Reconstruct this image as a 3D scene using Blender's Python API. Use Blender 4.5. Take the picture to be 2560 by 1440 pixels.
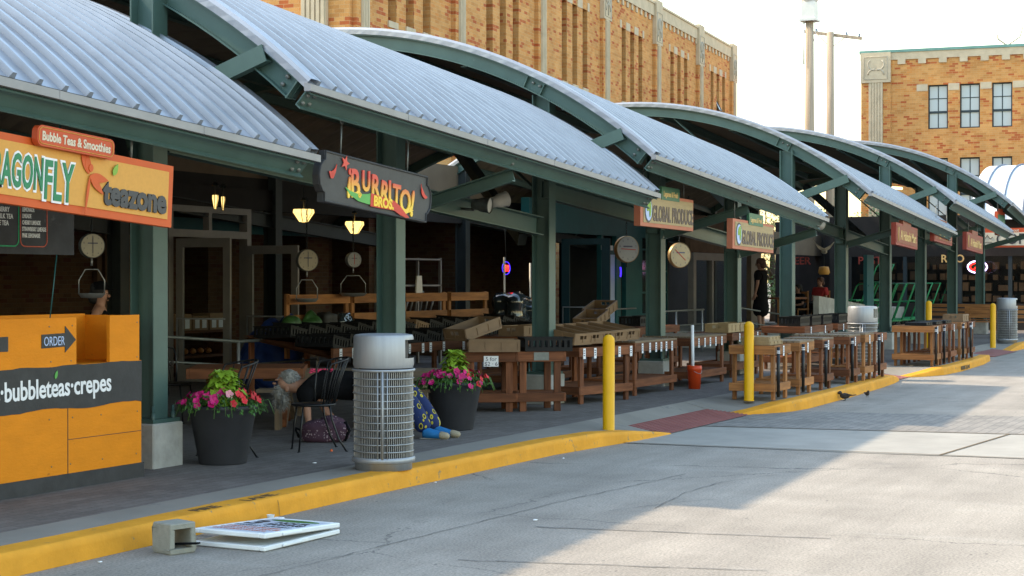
import bpy, bmesh, math, random
from mathutils import Vector, Matrix, Quaternion
R = math.radians
rnd = random.Random(11)
sc = bpy.context.scene
C = sc.collection
for o in list(bpy.data.objects):
    bpy.data.objects.remove(o)

# ---------------------------------------------------------------- camera, sky, sun, exposure
# world axes: +X runs along the kerb (away), +Y from the street towards the market, Z up, metres
cd = bpy.data.cameras.new('camera'); cam = bpy.data.objects.new('camera', cd); C.objects.link(cam)
cam.location = (0, 0, 1.77)
cam.rotation_euler = (R(90 - 0.273), 0, R(25.7 - 90))
cd.sensor_width = 36; cd.lens = 59.06; cd.clip_start = .1; cd.clip_end = 3000
sc.camera = cam

SUN = Vector((-.6, 3.6, 3.5)).normalized()          # towards the sun
w = bpy.data.worlds.new('World'); sc.world = w; w.use_nodes = True
nt = w.node_tree; nt.nodes.clear()
sky = nt.nodes.new('ShaderNodeTexSky'); sky.sky_type = 'NISHITA'; sky.sun_disc = False
sky.sun_elevation = math.asin(SUN.z); sky.sun_rotation = math.atan2(SUN.x, SUN.y)
sky.air_density = 1.9; sky.dust_density = 1.2; sky.ozone_density = 1.0
bg = nt.nodes.new('ShaderNodeBackground'); bg.inputs[1].default_value = .15
wo = nt.nodes.new('ShaderNodeOutputWorld')
hs = nt.nodes.new('ShaderNodeHueSaturation'); hs.inputs['Saturation'].default_value = 1.0
nt.links.new(sky.outputs[0], hs.inputs['Color']); nt.links.new(hs.outputs[0], bg.inputs[0]); nt.links.new(bg.outputs[0], wo.inputs[0])
sl = bpy.data.lights.new('sun', 'SUN'); sl.energy = 2.0; sl.angle = R(1.2); sl.color = (1, .83, .60)
so = bpy.data.objects.new('sun', sl); C.objects.link(so)
so.rotation_euler = (-SUN).to_track_quat('-Z', 'Y').to_euler()
vs = sc.view_settings; vs.view_transform = 'Standard'; vs.look = 'None'; vs.gamma = 1; vs.exposure = 1.74; vs.use_curve_mapping = False

# ---------------------------------------------------------------- materials
M = {}
def newmat(name):
    m = bpy.data.materials.new(name); m.use_nodes = True
    n = m.node_tree.nodes; l = m.node_tree.links
    b = n['Principled BSDF']; M[name] = m
    return m, n, l, b
def rgb(c): return (c[0], c[1], c[2], 1)
def mixc(n, l, fac, a, b, mode='MIX'):
    x = n.new('ShaderNodeMix'); x.data_type = 'RGBA'; x.blend_type = mode
    for sock, v in ((x.inputs[0], fac), (x.inputs[6], a), (x.inputs[7], b)):
        if hasattr(v, 'is_output'): l.new(v, sock)
        elif isinstance(v, (int, float)): sock.default_value = v
        else: sock.default_value = rgb(v)
    return x.outputs[2]
def noise(n, l, vec, scale, detail=4, rough=.6, dist=0):
    t = n.new('ShaderNodeTexNoise'); t.inputs['Scale'].default_value = scale
    t.inputs['Detail'].default_value = detail; t.inputs['Roughness'].default_value = rough; t.inputs['Distortion'].default_value = dist
    l.new(vec, t.inputs['Vector']); return t.outputs[0]
def ramp(n, l, fac, stops):
    r = n.new('ShaderNodeValToRGB'); e = r.color_ramp.elements
    while len(e) < len(stops): e.new(.5)
    for k, (p, c) in enumerate(stops):
        e[k].position = p; e[k].color = rgb(c) if not isinstance(c, (int, float)) else (c, c, c, 1)
    l.new(fac, r.inputs[0]); return r.outputs[0]
def coords(n, l, stretch=(1, 1, 1), kind='Object'):
    t = n.new('ShaderNodeTexCoord'); mp = n.new('ShaderNodeMapping')
    mp.inputs['Scale'].default_value = stretch
    l.new(t.outputs[kind], mp.inputs[0]); return mp.outputs[0]
def bump(n, l, b, h, strength=.3, dist=.01):
    x = n.new('ShaderNodeBump'); x.inputs['Strength'].default_value = strength; x.inputs['Distance'].default_value = dist
    l.new(h, x.inputs['Height']); l.new(x.outputs[0], b.inputs['Normal'])
def mat(name, col, rough=.6, metal=0, var=.2, scale=5, stretch=(1, 1, 1), bmp=0, bscale=60, rv=0, col2=None, emit=0, spec=.4, wear=None):
    m, n, l, b = newmat(name)
    v = coords(n, l, stretch)
    f = noise(n, l, v, scale, 6, .62)
    lo = tuple(c * (1 - var) for c in col); hi = tuple(min(1, c * (1 + var)) for c in (col2 or col))
    c = ramp(n, l, f, [(.3, lo), (.7, hi)])
    if wear:
        wf = noise(n, l, v, wear[1], 8, .7)
        c = mixc(n, l, ramp(n, l, wf, [(wear[2], 0.), (wear[2] + .06, 1.)]), c, wear[0])
    if rv:
        oi = n.new('ShaderNodeObjectInfo'); h = n.new('ShaderNodeHueSaturation')
        mr = n.new('ShaderNodeMapRange'); mr.inputs[3].default_value = 1 - rv; mr.inputs[4].default_value = 1 + rv
        l.new(oi.outputs['Random'], mr.inputs[0]); l.new(mr.outputs[0], h.inputs['Value']); l.new(c, h.inputs['Color']); c = h.outputs[0]
    l.new(c, b.inputs['Base Color'])
    b.inputs['Roughness'].default_value = rough; b.inputs['Metallic'].default_value = metal
    b.inputs['Specular IOR Level'].default_value = spec
    if bmp: bump(n, l, b, noise(n, l, coords(n, l, stretch), bscale, 3), bmp)
    if emit:
        l.new(c, b.inputs['Emission Color']); b.inputs['Emission Strength'].default_value = emit
    return m

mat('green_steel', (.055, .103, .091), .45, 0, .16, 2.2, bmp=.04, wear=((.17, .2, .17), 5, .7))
mat('roof_metal', (.275, .30, .335), .36, .5, .12, 2.5, spec=.5)
mat('flashing', (.30, .315, .35), .42, .5, .1, 6)
mat('fascia_trim', (.25, .25, .26), .5, .3, .12, 3)
mat('deck_under', (.17, .14, .105), .8, 0, .15, 3)
mat('dark_steel', (.022, .028, .028), .55, 0, .2, 3)  # also green steel with shade put in, for rear columns and beam
mat('bolt', (.16, .17, .16), .5, .5, .2, 20)
mat('concrete', (.36, .35, .32), .85, 0, .2, 5, bmp=.25, bscale=45, wear=((.22, .21, .19), 3, .62))
mat('strip_concrete', (.235, .212, .178), .9, 0, .14, 1.3, bmp=.2, bscale=70, wear=((.16, .15, .135), 2.2, .64))
mat('concrete_band', (.29, .268, .23), .9, 0, .14, 1.3, bmp=.2, bscale=70, wear=((.22, .21, .19), 2.2, .66))
mat('kerb_yellow', (.68, .30, .028), .7, 0, .13, 3, bmp=.25, bscale=35, wear=((.30, .20, .09), 9, .61), spec=.15)
mat('seam_tar', (.10, .095, .088), .9, 0, .3, 20)
mat('stencil', (.12, .075, .03), .8, 0, .3, 20)
mat('block_concrete', (.27, .26, .215), .95, 0, .14, 14, bmp=.5, bscale=90)
mat('yellow_plastic', (.70, .36, .003), .45, 0, .08, 3, wear=((.42, .2, .01), 11, .68), spec=.3)
mat('orange_paint', (.70, .23, .010), .6, 0, .08, 3, stretch=(1, 1, 2.5), bmp=.3, bscale=22, wear=((.42, .14, .015), 5, .64), spec=.15)
mat('black_paint', (.032, .032, .034), .6, 0, .25, 7, bmp=.15, bscale=30, wear=((.08, .078, .075), 9, .7))
mat('white_paint', (.78, .78, .8), .55, 0, .06, 8)
mat('sign_mustard', (.62, .30, .055), .6, 0, .05, 40)
mat('sign_orange', (.55, .085, .010), .55, 0, .06, 6)
mat('sign_red', (.50, .07, .018), .55, 0, .06, 6)
mat('letter_green', (.015, .19, .08), .5, 0, .08, 6)
mat('letter_dark', (.045, .045, .05), .5, 0, .1, 6)
mat('leaf_green_paint', (.2, .36, .04), .5, 0, .15, 20)
mat('sign_black', (.036, .037, .04), .55, 0, .2, 6, wear=((.07, .07, .075), 16, .72))
mat('red_paint', (.55, .035, .02), .5, 0, .1, 10)
mat('bright_green_paint', (.09, .35, .07), .5, 0, .1, 10)
mat('yellow_paint', (.85, .55, .04), .5, 0, .08, 10)
mat('sign_tan', (.37, .27, .135), .65, 0, .1, 12, stretch=(.4, 1, 3))
mat('sign_salmon', (.44, .14, .075), .6, 0, .1, 6)
mat('sign_rust', (.23, .06, .028), .6, 0, .12, 6)
mat('sign_maroon', (.27, .04, .025), .6, 0, .1, 6)
mat('sign_gold', (.62, .42, .16), .55, 0, .08, 10)
mat('letter_brown', (.11, .075, .06), .6, 0, .2, 14)
mat('green_badge', (.03, .13, .07), .5, 0, .1, 9)
mat('cream', (.62, .55, .42), .6, 0, .08, 8)
mat('chalkboard', (.03, .03, .033), .8, 0, .35, 5, wear=((.06, .06, .062), 7, .62))
mat('chalk', (.62, .62, .6), .9, 0, .2, 60)
mat('chalk_green', (.04, .33, .15), .9, 0, .2, 40)
mat('chalk_red', (.5, .11, .07), .9, 0, .2, 40)
for ax, st in (('x', (.6, 7, 7)), ('y', (7, .6, 7)), ('z', (7, 7, .6))):
    mat('redwood_' + ax, (.135, .046, .019), .7, 0, .38, 2.6, st, bmp=.12, bscale=8, rv=.35, col2=(.165, .06, .025), wear=((.07, .032, .02), 3.2, .66), spec=.25)
    mat('pine_' + ax, (.24, .10, .036), .7, 0, .32, 2.6, st, bmp=.12, bscale=8, rv=.28, col2=(.3, .13, .042), wear=((.13, .055, .022), 3.5, .7), spec=.25)
    mat('grey_wood_' + ax, (.19, .135, .085), .8, 0, .3, 2.6, st, bmp=.12, bscale=8, rv=.2)
mat('crate_black', (.007, .007, .008), .55, 0, .2, 6, rv=.3, spec=.25)
mat('crate_tan', (.19, .115, .06), .6, 0, .14, 6, rv=.15)
mat('crate_cream', (.30, .21, .105), .6, 0, .14, 6, rv=.12)
mat('paper', (.75, .75, .76), .8, 0, .06, 30)
mat('ink', (.12, .12, .16), .8, 0, .3, 40)
mat('steel', (.34, .35, .365), .48, .5, .08, 4, stretch=(6, 6, .5))
mat('steel_wire', (.36, .37, .38), .38, .6, .15, 10)
mat('liner', (.03, .03, .031), .6, 0, .2, 5)
mat('black_metal', (.014, .015, .017), .4, .2, .2, 10)
mat('pot', (.030, .031, .036), .55, 0, .18, 4, bmp=.06, bscale=40)
mat('soil', (.03, .02, .014), .95, 0, .4, 30)
mat('leaf_lime', (.22, .36, .03), .5, 0, .35, 9, rv=.1)
mat('leaf_dark', (.06, .15, .028), .5, 0, .4, 9)
mat('petal_magenta', (.52, .012, .16), .55, 0, .2, 20, rv=.2)
mat('petal_red', (.58, .025, .035), .55, 0, .2, 20, rv=.2)
mat('petal_pink', (.68, .3, .36), .55, 0, .2, 20, rv=.2)
mat('petal_eye', (.75, .6, .5), .6, 0, .1, 20)
mat('skin', (.36, .18, .115), .55, 0, .16, 12)
mat('skin_dark', (.2, .1, .065), .55, 0, .16, 12)
mat('hair_grey', (.24, .23, .21), .8, 0, .4, 45, bmp=.6, bscale=90)
mat('hair_brown', (.07, .03, .018), .7, 0, .3, 30)
mat('hair_black', (.012, .011, .01), .7, 0, .3, 30)
mat('cloth_black', (.006, .006, .007), .9, 0, .3, 14, spec=.1)
mat('cloth_red', (.36, .03, .03), .85, 0, .2, 10)
mat('cloth_pink', (.62, .045, .12), .8, 0, .4, 60)
mat('bundle_blue', (.008, .03, .14), .6, 0, .4, 6, bmp=.4, bscale=9)
mat('shoe_blue', (.01, .14, .36), .7, 0, .2, 12)
mat('shoe_tan', (.3, .25, .17), .8, 0, .2, 12)
mat('rubber_white', (.25, .25, .24), .7, 0, .1, 12)
mat('frame_grey', (.2, .185, .17), .5, .2, .1, 4)
mat('teal_paint', (.012, .10, .11), .5, 0, .12, 3)
mat('teal_dark', (.006, .028, .034), .5, 0, .2, 3)
mat('pale_blue', (.42, .52, .78), .5, 0, .05, 3)
mat('beige_wall', (.15, .11, .07), .8, 0, .12, 2)
mat('dark_wall', (.02, .017, .015), .85, 0, .3, 2)
mat('brown_panel', (.12, .07, .04), .8, 0, .3, 3)
mat('cardboard', (.26, .16, .085), .85, 0, .15, 5, rv=.2)
mat('bucket_orange', (.68, .07, .012), .45, 0, .06, 5)
mat('pvc_white', (.72, .72, .72), .4, 0, .05, 5)
mat('dial_cream', (.44, .39, .28), .5, 0, .06, 5)
mat('dial_tan', (.46, .35, .19), .5, 0, .08, 5)
mat('dial_grey', (.40, .41, .40), .5, 0, .06, 5)
mat('brass', (.42, .27, .12), .4, .7, .15, 8)
mat('cart_green', (.008, .22, .07), .45, 0, .15, 5)
mat('lamp_glass', (1, .62, .2), .5, 0, .25, 14, emit=.7)
mat('tube_light', (1, .72, .3), .5, 0, .05, 9, emit=1.2)
mat('neon_red', (1, .02, .012), .5, 0, .02, 5, emit=1.2)
mat('neon_blue', (.05, .02, .8), .5, 0, .02, 5, emit=.7)
mat('neon_white', (.7, .55, 1), .5, 0, .02, 5, emit=1.2)
mat('stone', (.52, .43, .30), .85, 0, .12, 3, bmp=.15, bscale=30, wear=((.4, .35, .27), 2.5, .64))
mat('stone_carved', (.40, .36, .29), .9, 0, .12, 5)
mat('copper_green', (.13, .27, .24), .6, 0, .15, 3)
mat('window_frame', (.03, .045, .055), .45, .2, .1, 5)
mat('pole_wood', (.36, .28, .2), .85, 0, .22, 3, (5, 5, .25), bmp=.3, bscale=9)
mat('pole_metal', (.62, .61, .58), .5, .2, .1, 3)
mat('white_roof', (.8, .8, .82), .45, .1, .05, 2)
mat('blue_grey', (.14, .18, .24), .5, .2, .1, 3)
mat('plastic_white', (.74, .75, .74), .45, 0, .06, 6, wear=((.45, .45, .43), 14, .7))
mat('sign_face', (.52, .56, .64), .35, 0, .05, 6)
mat('bird_dark', (.03, .022, .018), .7, 0, .4, 40)
mat('litter_orange', (.7, .12, .02), .6, 0, .2, 40)
mat('spot_white', (.42, .41, .38), .5, 0, .1, 10)
mat('bark', (.09, .065, .045), .9, 0, .3, 8)
mat('tree_leaf', (.10, .17, .05), .6, 0, .4, 3)
mat('melon', (.03, .085, .02), .5, 0, .5, 6, stretch=(4, 1, 1))
mat('produce_orange', (.5, .2, .05), .6, 0, .3, 6)

def glass(name, col, rough=.08, trans=0.):
    m, n, l, b = newmat(name)
    b.inputs['Base Color'].default_value = rgb(col); b.inputs['Roughness'].default_value = rough
    b.inputs['Specular IOR Level'].default_value = .7
    v = coords(n, l); f = noise(n, l, v, .8, 2); bump(n, l, b, f, .05)
    if trans:
        tr = n.new('ShaderNodeBsdfTransparent'); tr.inputs[0].default_value = (.75, .8, .8, 1)
        mx = n.new('ShaderNodeMixShader'); mx.inputs[0].default_value = 1 - trans
        l.new(tr.outputs[0], mx.inputs[1]); l.new(b.outputs[0], mx.inputs[2]); l.new(mx.outputs[0], n['Material Output'].inputs[0])
    return m
glass('glass_dark', (.02, .028, .032))
glass('glass_sky', (.42, .49, .53), .12)  # pale base colour carries the sky reflected in the panes
glass('glass_clear', (.02, .025, .025), .05, .88)

def brickmat(name, sx, sz, tones, mortar, bw=.2, bh=.067, axes='xz', rough=.85, mort=.010, dirt=None):
    """running bond; tones = ramp over a random value per brick; axes chooses wall (along, z) or floor (x, y)"""
    m, n, l, b = newmat(name)
    t = n.new('ShaderNodeTexCoord'); s = n.new('ShaderNodeSeparateXYZ'); l.new(t.outputs['Object'], s.inputs[0])
    cb = n.new('ShaderNodeCombineXYZ')
    if axes == 'xz':
        ad = n.new('ShaderNodeMath'); ad.operation = 'ADD'; l.new(s.outputs[0], ad.inputs[0]); l.new(s.outputs[1], ad.inputs[1])
        l.new(ad.outputs[0], cb.inputs[0]); l.new(s.outputs[2], cb.inputs[1])
    else:
        l.new(s.outputs[0], cb.inputs[0]); l.new(s.outputs[1], cb.inputs[1])
    br = n.new('ShaderNodeTexBrick'); l.new(cb.outputs[0], br.inputs['Vector'])
    br.inputs['Scale'].default_value = 1; br.inputs['Brick Width'].default_value = bw + mort; br.inputs['Row Height'].default_value = bh + mort
    br.inputs['Mortar Size'].default_value = mort / 2; br.inputs['Mortar Smooth'].default_value = .2; br.inputs['Bias'].default_value = 0
    br.inputs['Color1'].default_value = (0, 0, 0, 1); br.inputs['Color2'].default_value = (1, 1, 1, 1); br.inputs['Mortar'].default_value = (.5, .5, .5, 1)
    c = ramp(n, l, br.outputs['Color'], tones)
    c = mixc(n, l, br.outputs['Fac'], c, mortar)
    nf = noise(n, l, t.outputs['Object'], 1.1, 6, .65)
    c = mixc(n, l, 1., c, ramp(n, l, nf, [(.25, .78), (.75, 1.15)]), 'MULTIPLY')
    nf2 = noise(n, l, t.outputs['Object'], 35, 3)
    c = mixc(n, l, 1., c, ramp(n, l, nf2, [(.3, .85), (.7, 1.1)]), 'MULTIPLY')
    if dirt:
        df = noise(n, l, t.outputs['Object'], dirt[1], 6, .7)
        c = mixc(n, l, ramp(n, l, df, [(dirt[2], 0.), (dirt[2] + .12, .75)]), c, dirt[0])
    l.new(c, b.inputs['Base Color']); b.inputs['Roughness'].default_value = rough; b.inputs['Specular IOR Level'].default_value = .25
    iv = n.new('ShaderNodeMath'); iv.operation = 'SUBTRACT'; iv.inputs[0].default_value = 1; l.new(br.outputs['Fac'], iv.inputs[1])
    bump(n, l, b, iv.outputs[0], .5, .006)
    return m
brickmat('brick_tan', 1, 1, [(0, (.58, .275, .085)), (.35, (.62, .32, .11)), (.6, (.50, .23, .07)), (.84, (.60, .255, .07)), (.88, (.46, .13, .04)), (1, (.42, .10, .03))], (.56, .37, .18), .255, .085)
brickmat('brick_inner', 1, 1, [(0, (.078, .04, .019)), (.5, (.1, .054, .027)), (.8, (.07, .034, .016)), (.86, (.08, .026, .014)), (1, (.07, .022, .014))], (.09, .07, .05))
brickmat('sidewalk_pavers', 1, 1, [(0, (.155, .135, .12)), (.5, (.185, .16, .143)), (1, (.14, .12, .107))], (.10, .09, .08), .2, .1, 'xy', .9, .008, ((.24, .225, .21), 1.4, .62))
brickmat('crosswalk_pavers', 1, 1, [(0, (.22, .20, .175)), (.5, (.26, .235, .205)), (1, (.19, .175, .155))], (.15, .14, .125), .2, .1, 'xy', .9, .012)

def road_mat():
    m, n, l, b = newmat('asphalt')
    v = coords(n, l)
    fine = noise(n, l, v, 55, 3, .7); mid = noise(n, l, v, 1.1, 6, .6)
    c = ramp(n, l, mid, [(.3, (.225, .197, .163)), (.7, (.315, .278, .232))])
    c = mixc(n, l, 1., c, ramp(n, l, fine, [(.32, .62), (.5, 1.), (.68, 1.3)]), 'MULTIPLY')
    st = noise(n, l, coords(n, l, (.12, 1.6, 1)), 1.4, 5, .65)      # wheel tracks along the street
    c = mixc(n, l, 1., c, ramp(n, l, st, [(.3, .86), (.6, 1.06)]), 'MULTIPLY')
    ws = noise(n, l, coords(n, l, (1.7, .16, 1)), 1.6, 6, .7)       # pale scuffs across it
    c = mixc(n, l, ramp(n, l, ws, [(.6, 0.), (.75, .35)]), c, (.38, .36, .32))
    ds = noise(n, l, coords(n, l, (.8, 1.1, 1)), .55, 7, .62)
    c = mixc(n, l, ramp(n, l, ds, [(.66, 0.), (.72, .5)]), c, (.13, .125, .12))
    sp = n.new('ShaderNodeTexVoronoi'); sp.inputs['Scale'].default_value = 5.5; sp.inputs['Randomness'].default_value = 1; l.new(coords(n, l, (.6, 1.4, 1)), sp.inputs['Vector'])
    sm = n.new('ShaderNodeMath'); sm.operation = 'MULTIPLY'; l.new(ramp(n, l, sp.outputs['Distance'], [(.05, 1.), (.085, 0.)]), sm.inputs[0]); l.new(ramp(n, l, noise(n, l, v, .9, 3), [(.5, 0.), (.56, .75)]), sm.inputs[1])
    c = mixc(n, l, sm.outputs[0], c, (.07, .066, .06))
    # cracks
    dv = noise(n, l, v, 2.5, 5, .7)
    vm = n.new('ShaderNodeVectorMath'); vm.operation = 'SCALE'; vm.inputs['Scale'].default_value = .45
    cx = n.new('ShaderNodeCombineXYZ'); l.new(dv, cx.inputs[0]); l.new(noise(n, l, coords(n, l, (1, 1.2, 3)), 2.1, 5, .7), cx.inputs[1]); l.new(cx.outputs[0], vm.inputs[0])
    va = n.new('ShaderNodeVectorMath'); l.new(v, va.inputs[0]); l.new(vm.outputs[0], va.inputs[1])
    vo = n.new('ShaderNodeTexVoronoi'); vo.feature = 'DISTANCE_TO_EDGE'; vo.inputs['Scale'].default_value = .27
    l.new(va.outputs[0], vo.inputs['Vector'])
    cr = ramp(n, l, vo.outputs['Distance'], [(.0015, 1.), (.004, 0.)])
    mask = ramp(n, l, noise(n, l, v, .35, 3), [(.46, 0.), (.56, .85)])
    cm = n.new('ShaderNodeMath'); cm.operation = 'MULTIPLY'; l.new(cr, cm.inputs[0]); l.new(mask, cm.inputs[1])
    c = mixc(n, l, cm.outputs[0], c, (.05, .047, .043))
    l.new(c, b.inputs['Base Color']); b.inputs['Roughness'].default_value = .88; b.inputs['Specular IOR Level'].default_value = .3
    bump(n, l, b, fine, .5, .008)
road_mat()

def tactile_mat():
    m, n, l, b = newmat('tactile_red')
    v = coords(n, l)
    c = ramp(n, l, noise(n, l, v, 3, 5), [(.3, (.20, .062, .052)), (.7, (.27, .09, .075))])
    l.new(c, b.inputs['Base Color']); b.inputs['Roughness'].default_value = .8
tactile_mat()

def gradient_mat(name, lo, hi, z0, z1):
    """sign letters painted from one colour at the bottom to another at the top"""
    m, n, l, b = newmat(name)
    t = n.new('ShaderNodeTexCoord'); s = n.new('ShaderNodeSeparateXYZ'); l.new(t.outputs['Object'], s.inputs[0])
    mr = n.new('ShaderNodeMapRange'); mr.inputs[1].default_value = z0; mr.inputs[2].default_value = z1; l.new(s.outputs[2], mr.inputs[0])
    c = ramp(n, l, mr.outputs[0], [(.15, lo), (.75, hi)])
    l.new(c, b.inputs['Base Color']); b.inputs['Roughness'].default_value = .5
gradient_mat('burrito_letters', (.85, .55, .05), (.62, .05, .03), -.14, .15)

def oval_cloth():
    """deep blue leggings with scattered yellow ovals, dark in the middle"""
    m, n, l, b = newmat('oval_cloth')
    v = coords(n, l, (1, 1, .62))
    vo = n.new('ShaderNodeTexVoronoi'); vo.inputs['Scale'].default_value = 16; vo.inputs['Randomness'].default_value = .6; l.new(v, vo.inputs['Vector'])
    c = ramp(n, l, vo.outputs['Distance'], [(.0, (.012, .012, .014)), (.24, (.012, .012, .014)), (.27, (.45, .37, .02)), (.35, (.45, .37, .02)), (.38, (.005, .018, .09))])
    l.new(c, b.inputs['Base Color']); b.inputs['Roughness'].default_value = .85
oval_cloth()
def floral_cloth():
    m, n, l, b = newmat('floral_cloth')
    v = coords(n, l)
    vo = n.new('ShaderNodeTexVoronoi'); vo.inputs['Scale'].default_value = 45; l.new(v, vo.inputs['Vector'])
    f = noise(n, l, v, 9, 4)
    mm = n.new('ShaderNodeMath'); mm.operation = 'MULTIPLY'; l.new(ramp(n, l, vo.outputs['Distance'], [(.25, 1.), (.4, 0.)]), mm.inputs[0]); l.new(ramp(n, l, f, [(.48, 0.), (.6, 1.)]), mm.inputs[1])
    c = mixc(n, l, mm.outputs[0], (.05, .018, .035), (.34, .25, .27))
    l.new(c, b.inputs['Base Color']); b.inputs['Roughness'].default_value = .8
floral_cloth()

# ---------------------------------------------------------------- mesh helpers
class MB:
    def __init__(s): s.bm = bmesh.new(); s.mi = 0
    def face(s, pts):
        try:
            f = s.bm.faces.new([s.bm.verts.new(p) for p in pts]); f.material_index = s.mi; return f
        except ValueError: return None
    def box(s, a, b, rot=None, pivot=None):
        """axis-aligned box between corners a and b, optionally turned about pivot"""
        (x0, y0, z0), (x1, y1, z1) = a, b
        v = [Vector(p) for p in ((x0, y0, z0), (x1, y0, z0), (x1, y1, z0), (x0, y1, z0), (x0, y0, z1), (x1, y0, z1), (x1, y1, z1), (x0, y1, z1))]
        if rot is not None:
            pv = Vector(pivot) if pivot is not None else (v[0] + v[6]) / 2
            v = [rot @ (p - pv) + pv for p in v]
        vv = [s.bm.verts.new(p) for p in v]
        for q in ((3, 2, 1, 0), (4, 5, 6, 7), (0, 1, 5, 4), (1, 2, 6, 5), (2, 3, 7, 6), (3, 0, 4, 7)):
            f = s.bm.faces.new([vv[k] for k in q]); f.material_index = s.mi
        return s
    def poly_beam(s, prof, p, q, up=(0, 0, 1)):
        """sweep closed profile [(a,b)] from p to q; a = sideways, b = up"""
        p, q = Vector(p), Vector(q); d = (q - p).normalized(); up = Vector(up)
        side = d.cross(up)
        if side.length < 1e-4: side = d.cross(Vector((0, 1, 0)))
        side.normalize(); u = side.cross(d).normalized()
        rings = [[s.bm.verts.new(c + side * a + u * b) for a, b in prof] for c in (p, q)]
        n = len(prof)
        for k in range(n):
            f = s.bm.faces.new((rings[0][k], rings[0][(k + 1) % n], rings[1][(k + 1) % n], rings[1][k])); f.material_index = s.mi
        for rg in (rings[0], rings[1][::-1]):
            f = s.bm.faces.new(rg); f.material_index = s.mi
        return s
    def bar(s, p, q, wd, h, up=(0, 0, 1)):
        a, b = wd / 2, h / 2
        return s.poly_beam([(-a, -b), (a, -b), (a, b), (-a, b)], p, q, up)
    def ibeam(s, p, q, wd, h, up=(0, 0, 1), tf=.014, tw=.012):
        a, b, t, wv = wd / 2, h / 2, tf, tw / 2
        return s.poly_beam([(-a, -b), (a, -b), (a, -b + t), (wv, -b + t), (wv, b - t), (a, b - t), (a, b), (-a, b), (-a, b - t), (-wv, b - t), (-wv, -b + t), (-a, -b + t)], p, q, up)
    def cbeam(s, p, q, wd, h, up=(0, 0, 1), t=.014, flip=1):
        b = h / 2
        pr = [(0, -b), (wd * flip, -b), (wd * flip, -b + t), (t * flip, -b + t), (t * flip, b - t), (wd * flip, b - t), (wd * flip, b), (0, b)]
        return s.poly_beam(pr, p, q, up)
    def tube(s, pts, r, n=8, cap=True, closed=False):
        pts = [Vector(p) for p in pts]; m = len(pts); rings = []
        rr = r if isinstance(r, (list, tuple)) else [r] * m
        prev = None
        for k in range(m):
            if closed: d = (pts[(k + 1) % m] - pts[k - 1])
            else: d = (pts[min(k + 1, m - 1)] - pts[max(k - 1, 0)])
            d.normalize()
            if prev is None:
                a = d.cross(Vector((0, 0, 1)))
                if a.length < 1e-3: a = d.cross(Vector((1, 0, 0)))
            else:
                a = prev - d * prev.dot(d)
            a.normalize(); prev = a; b = d.cross(a)
            rings.append([s.bm.verts.new(pts[k] + (a * math.cos(t) + b * math.sin(t)) * rr[k]) for t in [2 * math.pi * i / n for i in range(n)]])
        for k in range(m if closed else m - 1):
            A, B = rings[k], rings[(k + 1) % m]
            for i in range(n):
                f = s.bm.faces.new((A[i], A[(i + 1) % n], B[(i + 1) % n], B[i])); f.material_index = s.mi; f.smooth = True
        if cap and not closed:
            for rg in (rings[0][::-1], rings[-1]):
                f = s.bm.faces.new(rg); f.material_index = s.mi
        return s
    def lathe(s, prof, c=(0, 0, 0), n=24, a0=0, a1=360, cap0=False, cap1=False, mtx=None):
        full = abs(a1 - a0) >= 359.9; rings = []
        cnt = n if full else n + 1
        for r, z in prof:
            ring = []
            for i in range(cnt):
                t = R(a0 + (a1 - a0) * i / n); p = Vector((r * math.cos(t), r * math.sin(t), z))
                if mtx is not None: p = mtx @ p
                ring.append(s.bm.verts.new(p + Vector(c)))
            rings.append(ring)
        for A, B in zip(rings, rings[1:]):
            for i in range(n):
                j = (i + 1) % cnt
                f = s.bm.faces.new((A[i], A[j], B[j], B[i])); f.material_index = s.mi; f.smooth = True
        if cap0: f = s.bm.faces.new(rings[0][::-1]); f.material_index = s.mi
        if cap1: f = s.bm.faces.new(rings[-1]); f.material_index = s.mi
        return s
    def prism(s, poly, mtx, d):
        """extrude 2-D polygon (x, y) by d along local z, then transform"""
        a = [s.bm.verts.new(mtx @ Vector((x, y, 0))) for x, y in poly]; b = [s.bm.verts.new(mtx @ Vector((x, y, d))) for x, y in poly]
        n = len(poly)
        for k in range(n):
            f = s.bm.faces.new((a[k], a[(k + 1) % n], b[(k + 1) % n], b[k])); f.material_index = s.mi
        for q in (a[::-1], b):
            f = s.bm.faces.new(q); f.material_index = s.mi
        return s
    def blob(s, c, r, seed=0, amp=.15, n=2, mtx=None):
        g = bmesh.ops.create_icosphere(s.bm, subdivisions=n, radius=1)
        rr = random.Random(seed); ph = [rr.uniform(0, 6) for _ in range(6)]
        for v in g['verts']:
            p = v.co.copy(); k = 1 + amp * (math.sin(p.x * 4 + ph[0]) + math.sin(p.y * 5 + ph[1]) + math.sin(p.z * 4.5 + ph[2]) + .6 * math.sin(9 * p.x + 7 * p.y + ph[3])) / 2
            q = Vector((p.x * r[0], p.y * r[1], p.z * r[2])) * k
            if mtx is not None: q = mtx @ q
            v.co = q + Vector(c)
        for v in g['verts']:
            for f in v.link_faces: f.smooth = True; f.material_index = s.mi
        return s
    def text(s, body, size, mtx, ext=.004, align='CENTER', bold=0., xs=1., shear=0., sp=1., fit=None):
        cu = bpy.data.curves.new('t', 'FONT'); cu.body = body; cu.size = size; cu.extrude = ext; cu.align_x = align; cu.align_y = 'BOTTOM_BASELINE'
        cu.offset = bold; cu.shear = shear; cu.space_character = sp; cu.resolution_u = 3; cu.fill_mode = 'BOTH'
        ob = bpy.data.objects.new('t', cu); C.objects.link(ob)
        bpy.context.view_layer.update()
        me = bpy.data.meshes.new_from_object(ob.evaluated_get(bpy.context.evaluated_depsgraph_get()))
        k0 = len(s.bm.verts); f0 = len(s.bm.faces)
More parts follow.
